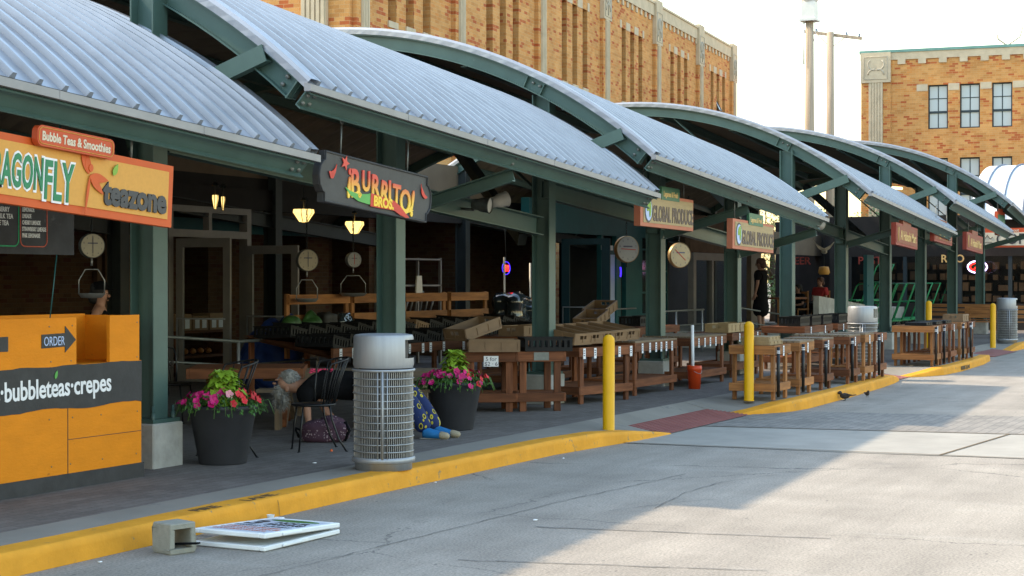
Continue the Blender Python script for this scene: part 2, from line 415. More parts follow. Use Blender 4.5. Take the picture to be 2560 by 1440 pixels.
        s.bm.from_mesh(me); s.bm.verts.ensure_lookup_table(); s.bm.faces.ensure_lookup_table()
        if fit:                       # stretch to run exactly from fit[0] to fit[1]
            a = min(v.co.x for v in s.bm.verts[k0:]); b = max(v.co.x for v in s.bm.verts[k0:]); xs = (fit[1] - fit[0]) / (b - a)
            for v in s.bm.verts[k0:]: v.co.x += fit[0] / xs - a
        sx = Matrix.Diagonal((xs, 1, 1, 1))
        for v in s.bm.verts[k0:]: v.co = mtx @ (sx @ v.co)
        for f in s.bm.faces[f0:]: f.material_index = s.mi
        bpy.data.objects.remove(ob); bpy.data.curves.remove(cu); bpy.data.meshes.remove(me)
        return s
    def build(s, name, mats, parent=None, smooth=None, bevel=0, kind=None, normals=True):
        if normals: bmesh.ops.recalc_face_normals(s.bm, faces=s.bm.faces[:])
        me = bpy.data.meshes.new(name); s.bm.to_mesh(me); s.bm.free()
        for m in (mats if isinstance(mats, (list, tuple)) else [mats]): me.materials.append(M[m])
        if smooth is not None:
            for p in me.polygons: p.use_smooth = smooth
        o = bpy.data.objects.new(name, me); C.objects.link(o)
        if parent is not None: o.parent = parent
        if bevel:
            bv = o.modifiers.new('bevel', 'BEVEL'); bv.width = bevel; bv.segments = 1; bv.limit_method = 'ANGLE'; bv.angle_limit = R(50)
        if kind: o['kind'] = kind
        return o
def build_each(mb, name, mats, parent=None):
    """one object per loose piece"""
    bm = mb.bm; bm.verts.index_update(); seen = set(); out = []
    for v0 in bm.verts:
        if v0 in seen: continue
        st = [v0]; comp = {v0}
        while st:
            v = st.pop()
            for e in v.link_edges:
                u = e.other_vert(v)
                if u not in comp: comp.add(u); st.append(u)
        seen |= comp
        m = MB(); mp = {v: m.bm.verts.new(v.co) for v in comp}
        for f in {f for v in comp for f in v.link_faces}:
            g = m.bm.faces.new([mp[v] for v in f.verts]); g.smooth = f.smooth; g.material_index = f.material_index
        out.append(m.build(name, mats, parent))
    bm.free(); return out
def tag(o, label, cat, group=None):
    o['label'] = label; o['category'] = cat
    if group: o['group'] = group
    return o
def thing(name, label, cat, loc=(0, 0, 0), rz=0, group=None, rot=None):
    o = bpy.data.objects.new(name, None); C.objects.link(o); o.location = loc; o.empty_display_size = .2
    o.rotation_euler = rot if rot is not None else (0, 0, rz)
    return tag(o, label, cat, group)
def dup(o, parent=None):
    c = o.copy(); C.objects.link(c); c.parent = parent
    for ch in list(o.children): dup(ch, c)
    return c
def frame(o, x, y, z=None):
    """matrix with local x,y (and z) directions at origin o"""
    x = Vector(x).normalized(); y = Vector(y).normalized(); z = x.cross(y)
    m = Matrix.Identity(4)
    for k, v in enumerate((x, y, z)):
        for j in range(3): m[j][k] = v[j]
    m.translation = Vector(o); return m
RZ = lambda a: Matrix.Rotation(a, 3, 'Z')
RX = lambda a: Matrix.Rotation(a, 3, 'X')
RY = lambda a: Matrix.Rotation(a, 3, 'Y')
ORD = ['first', 'second', 'third', 'fourth', 'fifth', 'sixth', 'seventh', 'eighth', 'ninth', 'tenth', 'eleventh', 'twelfth', 'thirteenth', 'fourteenth', 'fifteenth', 'sixteenth', 'seventeenth', 'eighteenth', 'nineteenth', 'twentieth']
GZ = .15     # pavement level
# ================================================================ ground
road = MB(); road.face([(-60, -300, 0), (900, -300, 0), (900, 600, 0), (-60, 600, 0)])
road.build('road', 'asphalt', kind='structure')
# pavement outline follows the kerbs; the dropped crossings cut into it
K1 = [(-8, 7.0, 1), (4, 7.0, 1), (12, 7.02, 1), (15.5, 6.97, 1), (16.5, 6.86, 1), (17.2, 6.76, .75), (17.9, 6.71, .3), (18.15, 6.70, .12)]
K2 = [(21.1, 6.85, .12), (21.35, 6.62, .45), (21.8, 6.42, .9), (22.6, 6.34, 1), (25, 6.38, 1), (27.5, 6.48, 1), (28.7, 6.56, .95), (29.5, 6.66, .45), (29.9, 6.75, .12)]
K3 = [(30.6, 6.72, .12), (31.0, 6.5, .5), (31.6, 6.3, .95), (33, 6.25, 1), (36, 6.35, 1), (37.6, 6.5, .9), (39, 6.75, .4), (39.6, 6.85, .12)]
K4 = [(42.6, 6.9, .12), (43.4, 6.85, .6), (44.5, 6.85, 1), (60, 6.85, 1)]
def kerb(path):
    mb = MB()
    prof = [(0, 0), (.010, .10), (.016, .132), (.032, .148), (.07, .151), (.22, .151), (.22, .0)]
    rings = []
    dense = []
    for (a, b) in zip(path, path[1:]):
        n = max(1, int((b[0] - a[0]) / .35))
        for k in range(n): dense.append(tuple(a[i] + (b[i] - a[i]) * k / n for i in range(3)))
    dense.append(path[-1])
    r2 = random.Random(3)
    for s_, p_, h in dense:
        j = r2.uniform(-.006, .006)
        rings.append([mb.bm.verts.new((s_, p_ + a + j * (z > .05), z * h + r2.uniform(-.002, .002) * (z > .05) + .001)) for a, z in prof])
    for A, B in zip(rings, rings[1:]):
        for k in range(len(prof) - 1):
            f = mb.bm.faces.new((A[k], B[k], B[k + 1], A[k + 1])); f.smooth = k in (1, 2)
    for rg in (rings[0], rings[-1][::-1]): mb.bm.faces.new(rg)
    o = mb.build('kerb', 'kerb_yellow', kind='structure'); return o
for K in (K1, K2, K3, K4): kerb(K)
# expansion joints and cracks in the first kerb
for s_ in (10.55, 13.9, 16.05):
    mb = MB(); A_ = [(s_ + a * .12, 7.005 + a - .002 * (k < 4), z + .0015) for k, (a, z) in enumerate([(0, 0), (.012, .09), (.022, .122), (.05, .146), (.10, .151), (.2, .151)])]
    for a, b in zip(A_, A_[1:]): mb.face([a, (a[0] + .006, a[1], a[2]), (b[0] + .006, b[1], b[2]), b])
    mb.build('kerb_joint', 'stencil', kind='structure')
mb = MB()
ke = lambda K: [(a, p + .21, .15 * h + .0) for a, p, h in K]
edge = ke(K1) + [(18.16, 7.30, .06), (21.09, 7.30, .06)] + ke(K2) + [(29.91, 7.30, .06), (30.59, 7.30, .06)] + ke(K3) + [(39.61, 7.30, .06), (42.59, 7.30, .06)] + ke(K4)
def sheet(name, m_, outer, inner, z):
    mb = MB()
    for (a, b, c, d) in zip(outer, outer[1:], inner[1:], inner): mb.face([a, b, (c[0], c[1], z), (d[0], d[1], z)])
    return mb.build(name, m_, kind='structure')
sheet('concrete_strip', 'strip_concrete', edge, [(e[0], 7.62) for e in edge], .15)
mb = MB(); mb.face([(-8, 7.62, .15), (62, 7.62, .15), (62, 42, .15), (-8, 42, .15)]); mb.build('pavement', 'sidewalk_pavers', kind='structure')
# dropped kerbs: red tactile paving sloping to the road
def tactile(s0, s1, name='tactile_paving', domes=True):
    t = MB(); t.box((s0, 6.72, 0), (s1, 7.36, .02))
    mb = MB()
    a, b = Vector((0, 6.72, .012)), Vector((0, 7.31, .066))
    P = lambda s_, v, h=0: (s_, a.y + (b.y - a.y) * v, a.z + (b.z - a.z) * v + h)
    mb.face([P(s0 + .02, 0), P(s1 - .02, 0), P(s1 - .02, 1), P(s0 + .02, 1)])
    mb.face([P(s0 + .02, 0), P(s0 + .02, 1), (s0 + .02, 7.31, 0), (s0 + .02, 6.72, 0)])
    if domes:
        n = int((s1 - s0) / .06)
        for i in range(n):
            for j in range(10):
                x = s0 + .06 + i * .06; v = .06 + j * .098
                q = Vector(P(x, v)); r = .017
                vs_ = [mb.bm.verts.new(q + Vector((r * c, r * d, 0))) for c, d in ((1, 0), (0, 1), (-1, 0), (0, -1))]
                vt = [mb.bm.verts.new(q + Vector((r * .55 * c, r * .55 * d, .007))) for c, d in ((1, 0), (0, 1), (-1, 0), (0, -1))]
                for k in range(4): mb.bm.faces.new((vs_[k], vs_[(k + 1) % 4], vt[(k + 1) % 4], vt[k]))
                mb.bm.faces.new(vt)
    t.bm.free()
    return mb.build(name, 'tactile_red', kind='structure')
tactile(18.15, 21.1); tactile(29.9, 30.6, domes=False); tactile(39.6, 42.6, domes=False)
# crossing: two concrete bands and block paving between them
def quadsheet(name, m_, pts, z): mb = MB(); mb.face([(x, y, z) for x, y in pts]); return mb.build(name, m_, kind='structure')
quadsheet('concrete_band', 'concrete_band', [(16.95, 6.84), (18.2, 6.84), (19.25, 6.7), (19.8, 2.9), (20.2, -12), (17.5, -12), (17.15, 2.7), (17.0, 4.2)], .004)
quadsheet('crosswalk', 'crosswalk_pavers', [(19.28, 6.72), (21.6, 6.72), (22.05, 6.2), (22.5, 3), (23, -12), (20.23, -12), (19.83, 2.9)], .006)
for (a, b, wd) in (((19.27, 6.7), (19.82, 2.9), .03), ((16.93, 6.8), (17.15, 2.7), .03), ((17.15, 2.7), (17.5, -12), .03), ((17.09, 3.45), (19.76, 3.2), .025), ((19.82, 2.9), (20.2, -12), .03)):
    a, b = Vector((*a, 0)), Vector((*b, 0)); d = (b - a).normalized(); sd = Vector((-d.y, d.x, 0)) * wd / 2
    quadsheet('paving_joint', 'stencil', [(q.x, q.y) for q in (a - sd, b - sd, b + sd, a + sd)], .011)

# long tar-filled seams in the road
def seam(pts, wd=.010):
    mb = MB(); r2 = random.Random(len(pts))
    P = []
    for a, b in zip(pts, pts[1:]):
        n = max(2, int(math.dist(a, b) / .12))
        for k in range(n): P.append((a[0] + (b[0] - a[0]) * k / n + r2.uniform(-.012, .012), a[1] + (b[1] - a[1]) * k / n + r2.uniform(-.012, .012)))
    for a, b in zip(P, P[1:]):
        wv = wd * r2.uniform(.4, 1.)
        d = Vector((b[0] - a[0], b[1] - a[1])).normalized(); nx, ny = -d.y * wv / 2, d.x * wv / 2
        mb.face([(a[0] - nx, a[1] - ny, .005), (b[0] - nx, b[1] - ny, .005), (b[0] + nx, b[1] + ny, .005), (a[0] + nx, a[1] + ny, .005)])
    return mb.build('road_seam', 'seam_tar', kind='structure')
seam([(7.4, 5.75), (9.6, 5.62), (12.3, 5.45), (14.6, 5.2)])
seam([(12.2, 4.65), (13.2, 4.75), (14.0, 4.72), (14.9, 4.4)])
seam([(11.9, 4.9), (12.6, 4.62), (13.0, 4.3)], .008)
seam([(10.9, 5.05), (11.3, 2.9)], .02); seam([(9.4, 4.9), (9.9, 2.9)], .016)
# stencilled words on the kerb top
for k, wd in enumerate(('FIRE', 'LANE')):
    MB().text(wd, .13, frame((9.62 + .62 * k, 7.07, .1535), (1, 0, 0), (0, 1, 0)), .0005, 'LEFT', .003, 1.25).build('kerb_lettering', 'stencil', kind='structure')
MB().text('FIRE LN', .1, frame((33.0, 6.252, .03), (1, 0, 0), (0, 0, 1)), .004, 'LEFT', .004, 2.6).build('kerb_lettering', 'stencil', kind='structure')

# ================================================================ brick buildings
def stone_panel(mb, x0, x1, y, z0, z1, out=.05):
    mb.box((x0, y - out, z0), (x1, y + .02, z1))
def slit_window(parent, x0, x1, z0, z1, y, tilt=0):
    w_ = MB(); f = .05
    w_.box((x0, y - .03, z0), (x0 + f, y + .03, z1)); w_.box((x1 - f, y - .03, z0), (x1, y + .03, z1))
    w_.box((x0 + f, y - .03, z0), (x1 - f, y + .03, z0 + f)); w_.box((x0 + f, y - .03, z1 - f), (x1 - f, y + .03, z1))
    w_.box((x0 + f, y - .025, (z0 * .6 + z1 * .4) - .02), (x1 - f, y + .025, (z0 * .6 + z1 * .4) + .02))
    w_.box(((x0 + x1) / 2 - .015, y - .025, z0 + f), ((x0 + x1) / 2 + .015, y + .025, z1 - f))
    o = w_.build('window', 'window_frame', parent)
    g = MB(); g.face([(x0 + f, y, z0 + f), (x1 - f, y, z0 + f), (x1 - f, y, z1 - f), (x0 + f, y, z1 - f)])
    g.build('pane', 'glass_dark' if tilt == 0 else 'glass_sky', o)
    return o
# ---- long brick block behind the canopies; local x along its street front, y inwards
B1 = thing('brick_building', 'long two tone brick block with pale stone pilasters behind the market canopies', 'building', (33.5, 20.3, 0), R(5.2))
LN, TOP = 39.4, 12.2
nb = 6; bay = LN / nb
mb = MB()
winz = (8.1, 10.7); ww, wp = .50, .56          # window width and pier width
holes = []
for b_ in range(nb):
    c = (b_ + .5) * bay + .15
    for k in (-1, 0, 1): holes.append((c + k * (ww + wp) - ww / 2, c + k * (ww + wp) + ww / 2))
# front wall split round the windows (depth .45)
D_ = .45
mb.box((0, 0, 0), (LN, D_, winz[0])); mb.box((0, 0, winz[1]), (LN, D_, TOP - .5))
x = 0
for a, b in holes + [(LN, LN)]:
    mb.box((x, 0.001, winz[0]), (a, D_ - .001, winz[1])); x = b
mb.box((0.001, D_, 0), (.45, 22, TOP - .5)); mb.box((LN - .45, D_, 0), (LN - .001, 22, TOP - .5)); mb.box((.45, 21.5, 0), (LN - .45, 22, TOP - .5))
mb.build('wall', 'brick_tan', B1)
MB().box((.45, D_, TOP - 1.2), (LN - .45, 21.5, TOP - 1.0)).build('roof', 'dark_wall', B1)
mb = MB()
mb.box((-.06, -.07, TOP - .5), (LN + .06, .5, TOP - .06)); mb.box((-.06, .5, TOP - .5), (.5, 22.05, TOP - .06)); mb.box((LN - .5, .5, TOP - .5), (LN + .06, 22.05, TOP - .06))
x = .9
while x < LN - .6:
    if min(abs(x - k * bay) for k in range(nb + 1)) > .6: mb.box((x, -.045, TOP - .7), (x + .2, .1, TOP - .497))
    x += .58
mb.build('cornice', 'stone', B1)
mb = MB(); mb.box((-.1, -.11, TOP - .06), (LN + .1, .55, TOP + .02)); mb.box((-.1, .55, TOP - .06), (.55, 22.1, TOP + .02)); mb.box((LN - .55, .55, TOP - .06), (LN + .1, 22.1, TOP + .02))
mb.build('coping', 'stone', B1)
for k in range(nb + 1):
    c = min(max(k * bay, .55), LN - .45)
    p = MB()
    p.box((c - .42, -.12, 0), (c - .2, -.002, TOP - 1.55)); p.box((c + .2, -.12, 0), (c + .42, -.002, TOP - 1.55))
    o = p.build('pilaster', 'brick_tan', B1)
    p = MB(); p.box((c - .2, -.15, 0), (c + .2, -.002, TOP - 1.55))
    for q in range(4): p.box((c - .17 + q * .095, -.18, 0), (c - .115 + q * .095, -.15, TOP - 1.6))
    p.build('fluted_strip', 'stone', o)
    p = MB(); p.box((c - .44, -.16, TOP - 1.55), (c + .44, -.003, TOP + .12))
    p.build('capital', 'stone', o)
    p = MB()
    for sg in (-1, 1):
        p.tube([(c + sg * (.13 + .1 * math.cos(t * .7)), -.165, TOP - 1.25 + .05 * t + .1 * math.sin(t * .7)) for t in range(12)], .028, 6)
    p.tube([(c, -.165, TOP - 1.4), (c, -.165, TOP - .55)], .03, 6)
    p.tube([(c - .34, -.163, TOP - 1.45), (c + .34, -.163, TOP - 1.45), (c + .34, -.163, TOP - .35), (c - .34, -.163, TOP - .35)], .02, 5, closed=True)
    p.build('carving', 'stone_carved', o)
for i, (a, b) in enumerate(holes):
    slit_window(B1, a, b, winz[0], winz[1], .36)
    if i % 3 == 0:
        p = MB()
        for q in range(4):
            xx = a - wp + q * (ww + wp); p.box((xx + (.32 if q == 0 else 0) + .02, -.012, winz[1] - .02), (xx + wp - (.32 if q == 3 else 0) - .02, .2, winz[1] + .26))
        build_each(p, 'lintel', 'stone', B1)
        p = MB()
        for q in range(3): p.box((a + q * (ww + wp) - .03, -.04, winz[0] - .16), (a + q * (ww + wp) + ww + .03, .3, winz[0] - .002))
        build_each(p, 'sill', 'stone', B1)
# hopper windows standing open
for xh, zh in ((holes[16][0], 9.0), (holes[2][0], 9.4)):
    h = MB(); rt_ = RX(R(-28))
    for A_, B_ in (((0, 0, 0), (.05, .04, .95)), ((ww - .05, 0, 0), (ww, .04, .95)), ((.05, 0, 0), (ww - .05, .04, .05)), ((.05, 0, .9), (ww - .05, .04, .95))):
        h.box(A_, B_)
    for v in h.bm.verts: v.co = rt_ @ (v.co - Vector((0, 0, .95))) + Vector((xh, .3, zh + .95))
    o = h.build('open_sash', 'window_frame', B1)
    g = MB(); g.face([rt_ @ (Vector(q) - Vector((0, 0, .95))) + Vector((xh, .3, zh + .95)) for q in ((.05, .02, .05), (ww - .05, .02, .05), (ww - .05, .02, .9), (.05, .02, .9))]); g.build('pane', 'glass_sky', o)
# near end wall: fluted stone strip and brick quoin
p = MB(); p.box((-.14, .55, 0), (-.002, 1.2, TOP - .5))
for q in range(5): p.box((-.18, .58 + q * .125, 0), (-.139, .66 + q * .125, TOP - .5))
p.build('corner_strip', 'stone', B1)

# ---- matching brick tower across the end of the street, its face towards the camera
B2 = thing('brick_tower', 'brick end block with three upright windows and pale carved corner beside the sky', 'building', (75.3, 18.7, 0), R(5.2))
TOP2 = 12.1
mb = MB(); W2 = 20.
wins = [(-2.93 - 1.375 * k - .86, -2.93 - 1.375 * k) for k in range(3)] + [(-2.93 - 6.9 - 1.375 * k - .86, -2.93 - 6.9 - 1.375 * k) for k in range(3)]
rows = [(4.6, 7.2), (8.5, 10.46)]
zs = [0, 4.6, 7.2, 8.5, 10.46, TOP2 - .45]
for z0, z1 in zip(zs, zs[1:]):
    if (z0, z1) in rows:
        y = 0.
        for a, b in wins: mb.box((0.002, b, z0), (.45, y, z1)); y = a
        mb.box((0.002, -W2, z0), (.45, y, z1))
    else: mb.box((0, -W2, z0), (.45, 0, z1))
mb.box((.45, -.45, 0), (14, -.001, TOP2 - .45)); mb.box((.45, -W2, 0), (14, -W2 + .45, TOP2 - .45))
mb.build('wall', 'brick_tan', B2)
MB().box((.45, -W2 + .45, TOP2 - 1.2), (14, -.45, TOP2 - 1.)).build('roof', 'dark_wall', B2)
mb = MB(); mb.box((-.06, -W2, TOP2 - .45), (.5, .06, TOP2 - .12)); mb.box((.5, -.5, TOP2 - .45), (14, .06, TOP2 - .12))
y = -1.6
while y > -W2: mb.box((-.06, y - .34, TOP2 - .66), (.1, y, TOP2 - .447)); y -= .9
mb.build('cornice', 'stone', B2)
mb = MB(); mb.box((-.1, -W2, TOP2 - .12), (.55, .1, TOP2)); mb.box((.55, -.55, TOP2 - .12), (14, .1, TOP2)); mb.build('coping', 'copper_green', B2)
p = MB(); p.box((-.14, -1.3, TOP2 - 1.45), (-.002, 0.03, TOP2 - .1)); o = p.build('corner_panel', 'stone', B2)
p = MB()
for sg in (-1, 1):
    p.tube([(-.145, -.65 + sg * (.2 + .16 * math.cos(t * .62)), TOP2 - 1.1 + .045 * t + .11 * math.sin(t * .62)) for t in range(13)], .03, 6)
p.tube([(-.145, -1.15, TOP2 - 1.3), (-.145, -.12, TOP2 - 1.3), (-.145, -.12, TOP2 - .3), (-.145, -1.15, TOP2 - .3)], .022, 5, closed=True)
p.build('carving', 'stone_carved', o)
p = MB(); p.box((-.1, -.95, 0), (-.002, -.32, TOP2 - 1.45))
for q in range(5): p.box((-.13, -.93 + q * .125, 0), (-.1, -.86 + q * .125, TOP2 - 1.45))
p.build('fluted_strip', 'stone', B2)
mb = MB(); mb.box((-.05, -1.3, 0), (-.003, -.953, TOP2 - 1.452)); mb.box((-.05, -.317, 0), (-.003, 0.02, TOP2 - 1.452)); mb.build('pilaster', 'brick_tan', B2)
for a, b in wins:
    for z0, z1 in rows:
        w_ = MB(); f = .06; xx = .14
        w_.box((xx, a, z0), (xx + .06, a + f, z1)); w_.box((xx, b - f, z0), (xx + .06, b, z1)); w_.box((xx, a + f, z0), (xx + .06, b - f, z0 + f)); w_.box((xx, a + f, z1 - f), (xx + .06, b - f, z1))
        zm = z0 + (z1 - z0) * .38
        w_.box((xx - .02, a + f, zm - .05), (xx + .05, b - f, zm + .05)); w_.box((xx + .01, (a + b) / 2 - .02, z0 + f), (xx + .05, (a + b) / 2 + .02, z1 - f))
        w_.box((xx + .01, a + f, (zm + z1) / 2 - .018), (xx + .05, b - f, (zm + z1) / 2 + .018))
        o = w_.build('window', 'window_frame', B2)
        g = MB(); g.face([(xx + .03, a + f, z0 + f), (xx + .03, b - f, z0 + f), (xx + .03, b - f, z1 - f), (xx + .03, a + f, z1 - f)]); g.build('pane', 'glass_sky', o)
    p = MB(); p.box((.04, a, 7.2), (.3, b, 8.5)); p.build('spandrel', 'stone', B2)
p = MB()
for base in (0, 3):
    for q in range(4):
        y1 = (wins[base][1] + .5) if q == 0 else wins[base + q - 1][0] - .02
        y0 = wins[base + q][1] + .02 if q < 3 else wins[base + 2][0] - .5
        p.box((-.012, y0, 10.2), (.2, y1, 10.5))
build_each(p, 'lintel', 'stone', B2)
# aerial on the tower roof
t = thing('antenna', 'bent thin antenna mast on the roof edge of the far brick block', 'antenna', (78.0, 12.6, TOP2))
mb = MB(); mb.tube([(0, 0, 0), (.05, .15, .25), (.0, .55, .55), (0, .6, .75)], .04, 6); mb.tube([(.05, .15, .25), (0, -.4, .6), (0, -.55, 1.1)], .03, 6); mb.build('mast', 'stone_carved', t)

# ---- utility poles
U1 = thing('utility_pole', 'thick weathered pole with a floodlight head at its top', 'utility pole', (62 * .9011 + 10.98 * .4337, 62 * .4337 - 10.98 * .9011, 0))
mb = MB(); mb.tube([(0, 0, 0), (0, 0, 11.4)], [.22, .15], 12); mb.build('pole', 'pole_wood', U1)
mb = MB(); mb.box((-.32, -.32, 11.3), (.32, .32, 11.38)); mb.box((-.25, -.25, 11.38), (.25, .25, 12.0)); mb.lathe([(.26, 12.0), (.3, 12.05), (.42, 12.4), (.3, 12.55), (.0, 12.6)], n=16)
mb.tube([(-.2, .16, 9.7), (-.2, .16, 11.3)], .03, 6); mb.tube([(.3, -.1, 11.5), (.38, -.12, 10.9), (.2, -.1, 10.6)], .015, 5)
mb.build('floodlight_head', 'pole_metal', U1)
U2 = thing('utility_pole', 'thinner brown pole with a wooden crossarm and insulators', 'utility pole', (66 * .9011 + 12.5 * .4337, 66 * .4337 - 12.5 * .9011, 0))
mb = MB(); mb.tube([(0, 0, 0), (0, 0, 11.5)], [.2, .14], 12); mb.build('pole', 'pole_wood', U2)
mb = MB(); mb.bar((.18, -1.2, 11.2), (.18, 1.1, 11.62), .1, .12); mb.tube([(.12, -.6, 11.3), (.1, 0, 10.9), (.12, .6, 11.5)], .02, 5); mb.build('crossarm', 'pole_wood', U2)
mb = MB()
for k in (-1.1, -.6, .6, 1.0): mb.lathe([(.05, 0), (.05, .06), (.03, .08), (.05, .1), (.0, .16)], (.18, k, 11.46 + .18 * k), 8)
build_each(mb, 'insulator', 'blue_grey', U2)

# ---- tree glimpsed beyond the market hall
def tree(loc, h, seed, label):
    t = thing('shade_tree', label, 'tree', loc); r2 = random.Random(seed)
    mb = MB(); mb.tube([(0, 0, 0), (.1, 0, 1.0), (0, .1, 2.2), (.1, .1, h * .75)], [.24, .19, .14, .04], 8)
    for k in range(9):
        a = r2.uniform(0, 6.3); z = r2.uniform(1., h * .6); L = r2.uniform(1, 2)
        mb.tube([(0, 0, z), (math.cos(a) * L * .5, math.sin(a) * L * .5, z + .5), (math.cos(a) * L, math.sin(a) * L, z + .7)], [.07, .05, .015], 6)
    mb.build('trunk', 'bark', t)
    mb = MB()
    clumps = [(Vector((r2.gauss(0, 1.2), r2.gauss(0, 1.2), r2.uniform(h * .18, h))), r2.uniform(.35, .8)) for _ in range(45)]
    for c, rr in clumps:
        for _ in range(75):
            q = c + Vector((r2.gauss(0, rr * .5), r2.gauss(0, rr * .5), r2.gauss(0, rr * .4)))
            d = Vector((r2.gauss(0, 1), r2.gauss(0, 1), r2.gauss(0, 1))).normalized(); e = d.orthogonal().normalized(); L = r2.uniform(.08, .14)
            mb.face([q, q + d * L * .5 + e * L * .3, q + d * L, q + d * L * .5 - e * L * .3])
    mb.build('crown', 'tree_leaf', t, normals=False)
tree((65.5, 18.3, 0), 4.6, 5, 'green leafy tree glimpsed in the bright gap between columns')
tree((69.5, 21.0, 0), 5.2, 9, 'green leafy tree just left of the gap, mostly hidden by columns')
# ================================================================ canopies: sloping barrel vaults over two rows of steel columns
RA, TH = 7.52, R(41.2)
def canopy(idx, s0, s1, dz, cols, label, n_ribs=32):
    t = thing('market_canopy', label, 'canopy', (s0, 9.2, 0), 0, 'curved metal market canopies along the street')
    L = s1 - s0
    LF = 8.0                      # the fall is the same per metre on every canopy
    def P(u, th, off=0.):        # local point on the vault; th positive towards the street
        return Vector((u * L, (12.53 - .0 * u) - (RA + off) * math.sin(th) - 9.2, -2.30 - .53 * u + dz + (RA + off) * math.cos(th)))
    def under(u, p, off):        # height of the vault at pavement coordinate p
        pc = 12.53; return -2.30 - .53 * u + dz + math.sqrt((RA + off) ** 2 - (pc - p) ** 2)
    # --- ribbed metal sheet
    us = [(0, 0)]
    pitch = L / n_ribs
    for k in range(n_ribs):
        a = k * pitch + pitch * .42
        us += [(a / L, 0), ((a + .011) / L, .044), ((a + .046) / L, .044), ((a + .057) / L, 0)]
    us += [(1, 0)]
    ths = [TH - 2 * TH * k / 30 for k in range(31)]
    mb = MB()
    grid = [[mb.bm.verts.new(P(u, th, o)) for th in ths] for u, o in us]
    for A, B in zip(grid, grid[1:]):
        for k in range(30):
            f = mb.bm.faces.new((A[k], A[k + 1], B[k + 1], B[k])); f.smooth = False
    for k in range(n_ribs):
        for e in (0, 30): mb.bm.faces.new([grid[1 + 4 * k + q][e] for q in range(4)])
    mb.build('roof_sheet', 'roof_metal', t)
    # closed rib ends read as dark notches along the eave: leave them open, and put the deck below
    mb = MB()
    n = 24; th2 = [TH - .012 - (2 * TH - .024) * k / n for k in range(n + 1)]
    uu = [.004 + .992 * k / 40 for k in range(41)]
    g2 = [[mb.bm.verts.new(P(u, th, -.05 - .045 * (i % 2))) for th in th2] for i, u in enumerate(uu)]
    for A, B in zip(g2, g2[1:]):
        for k in range(n): mb.bm.faces.new((A[k], B[k], B[k + 1], A[k + 1]))
    mb.build('deck', 'deck_under', t)
    # --- rake flashing (dimpled) on both ends
    for u0, sg, nm in ((0, -1, 'rake_flashing'), (1, 1, 'rake_flashing')):
        mb = MB(); N = 130; rows_ = []
        for k in range(N + 1):
            th = TH - 2 * TH * k / N; d = .0035 * (k % 3 == 0)
            base = P(u0, th)
            X = Vector((sg, 0, 0))
            rows_.append([mb.bm.verts.new(P(u0, th, o) + X * x) for o, x in ((.04, -.10), (.044, .008), (.012, .018), (-.05, .012 + d), (-.05, -.02))])
        for A, B in zip(rows_, rows_[1:]):
            for j in range(4): mb.bm.faces.new((A[j], A[j + 1], B[j + 1], B[j]))
        mb.build(nm, 'flashing', t)
    # --- eave trim, street side and back
    for sg in (1, -1):
        mb = MB(); a = []
        for u in (-.003, 1.004):
            e = P(u, sg * TH); out = Vector((0, -sg, 0))
            a.append([mb.bm.verts.new(e + out * x + Vector((0, 0, z))) for x, z in ((-.03, .0), (.035, -.012), (.035, -.07), (-.03, -.07))])
        for k in range(4): mb.bm.faces.new((a[0][k], a[0][(k + 1) % 4], a[1][(k + 1) % 4], a[1][k]))
        mb.bm.faces.new(a[0]); mb.bm.faces.new(a[1][::-1])
        if sg == 1:
            for q in (.2, .4, .6, .8): 
                e = P(q, TH); mb.box((e.x, e.y - .0375, e.z - .07), (e.x + .006, e.y - .034, e.z - .012))
        mb.build('eave_trim', 'fascia_trim', t)
        # eave channel
        mb = MB()
        p0, p1 = P(.003, sg * TH), P(.997, sg * TH)
        rad = Vector((0, -sg * math.sin(TH), math.cos(TH)))
        p0, p1 = P(.003, sg * TH, -.142), P(.997, sg * TH, -.142)
        mb.cbeam(p0, p1, .06, .165, rad, flip=1 if sg == 1 else -1, t=.012)
        o = mb.build('eave_beam', 'green_steel', t)
        if sg == 1:
            mb = MB()
            for u in (.012, .50, .985):
                for dx, dy in ((-.05, .04), (.05, .04), (-.05, -.04), (.05, -.04)):
                    if u == .5 and dx < 0: continue
                    q = p0.lerp(p1, u) + Vector((dx, 0, 0)) + rad * dy
                    mb.lathe([(.018, 0), (.018, .03), (0, .03)], q, 6, mtx=Vector((0, -math.cos(TH), -math.sin(TH))).to_track_quat('Z', 'Y').to_matrix())
            build_each(mb, 'bolt', 'bolt', o)
    # --- arched end beams
    pr = [(-.065, -.235), (.065, -.235), (.065, -.221), (.007, -.221), (.007, -.066), (.065, -.066), (.065, -.052), (-.065, -.052), (-.065, -.066), (-.007, -.066), (-.007, -.221), (-.065, -.221)]
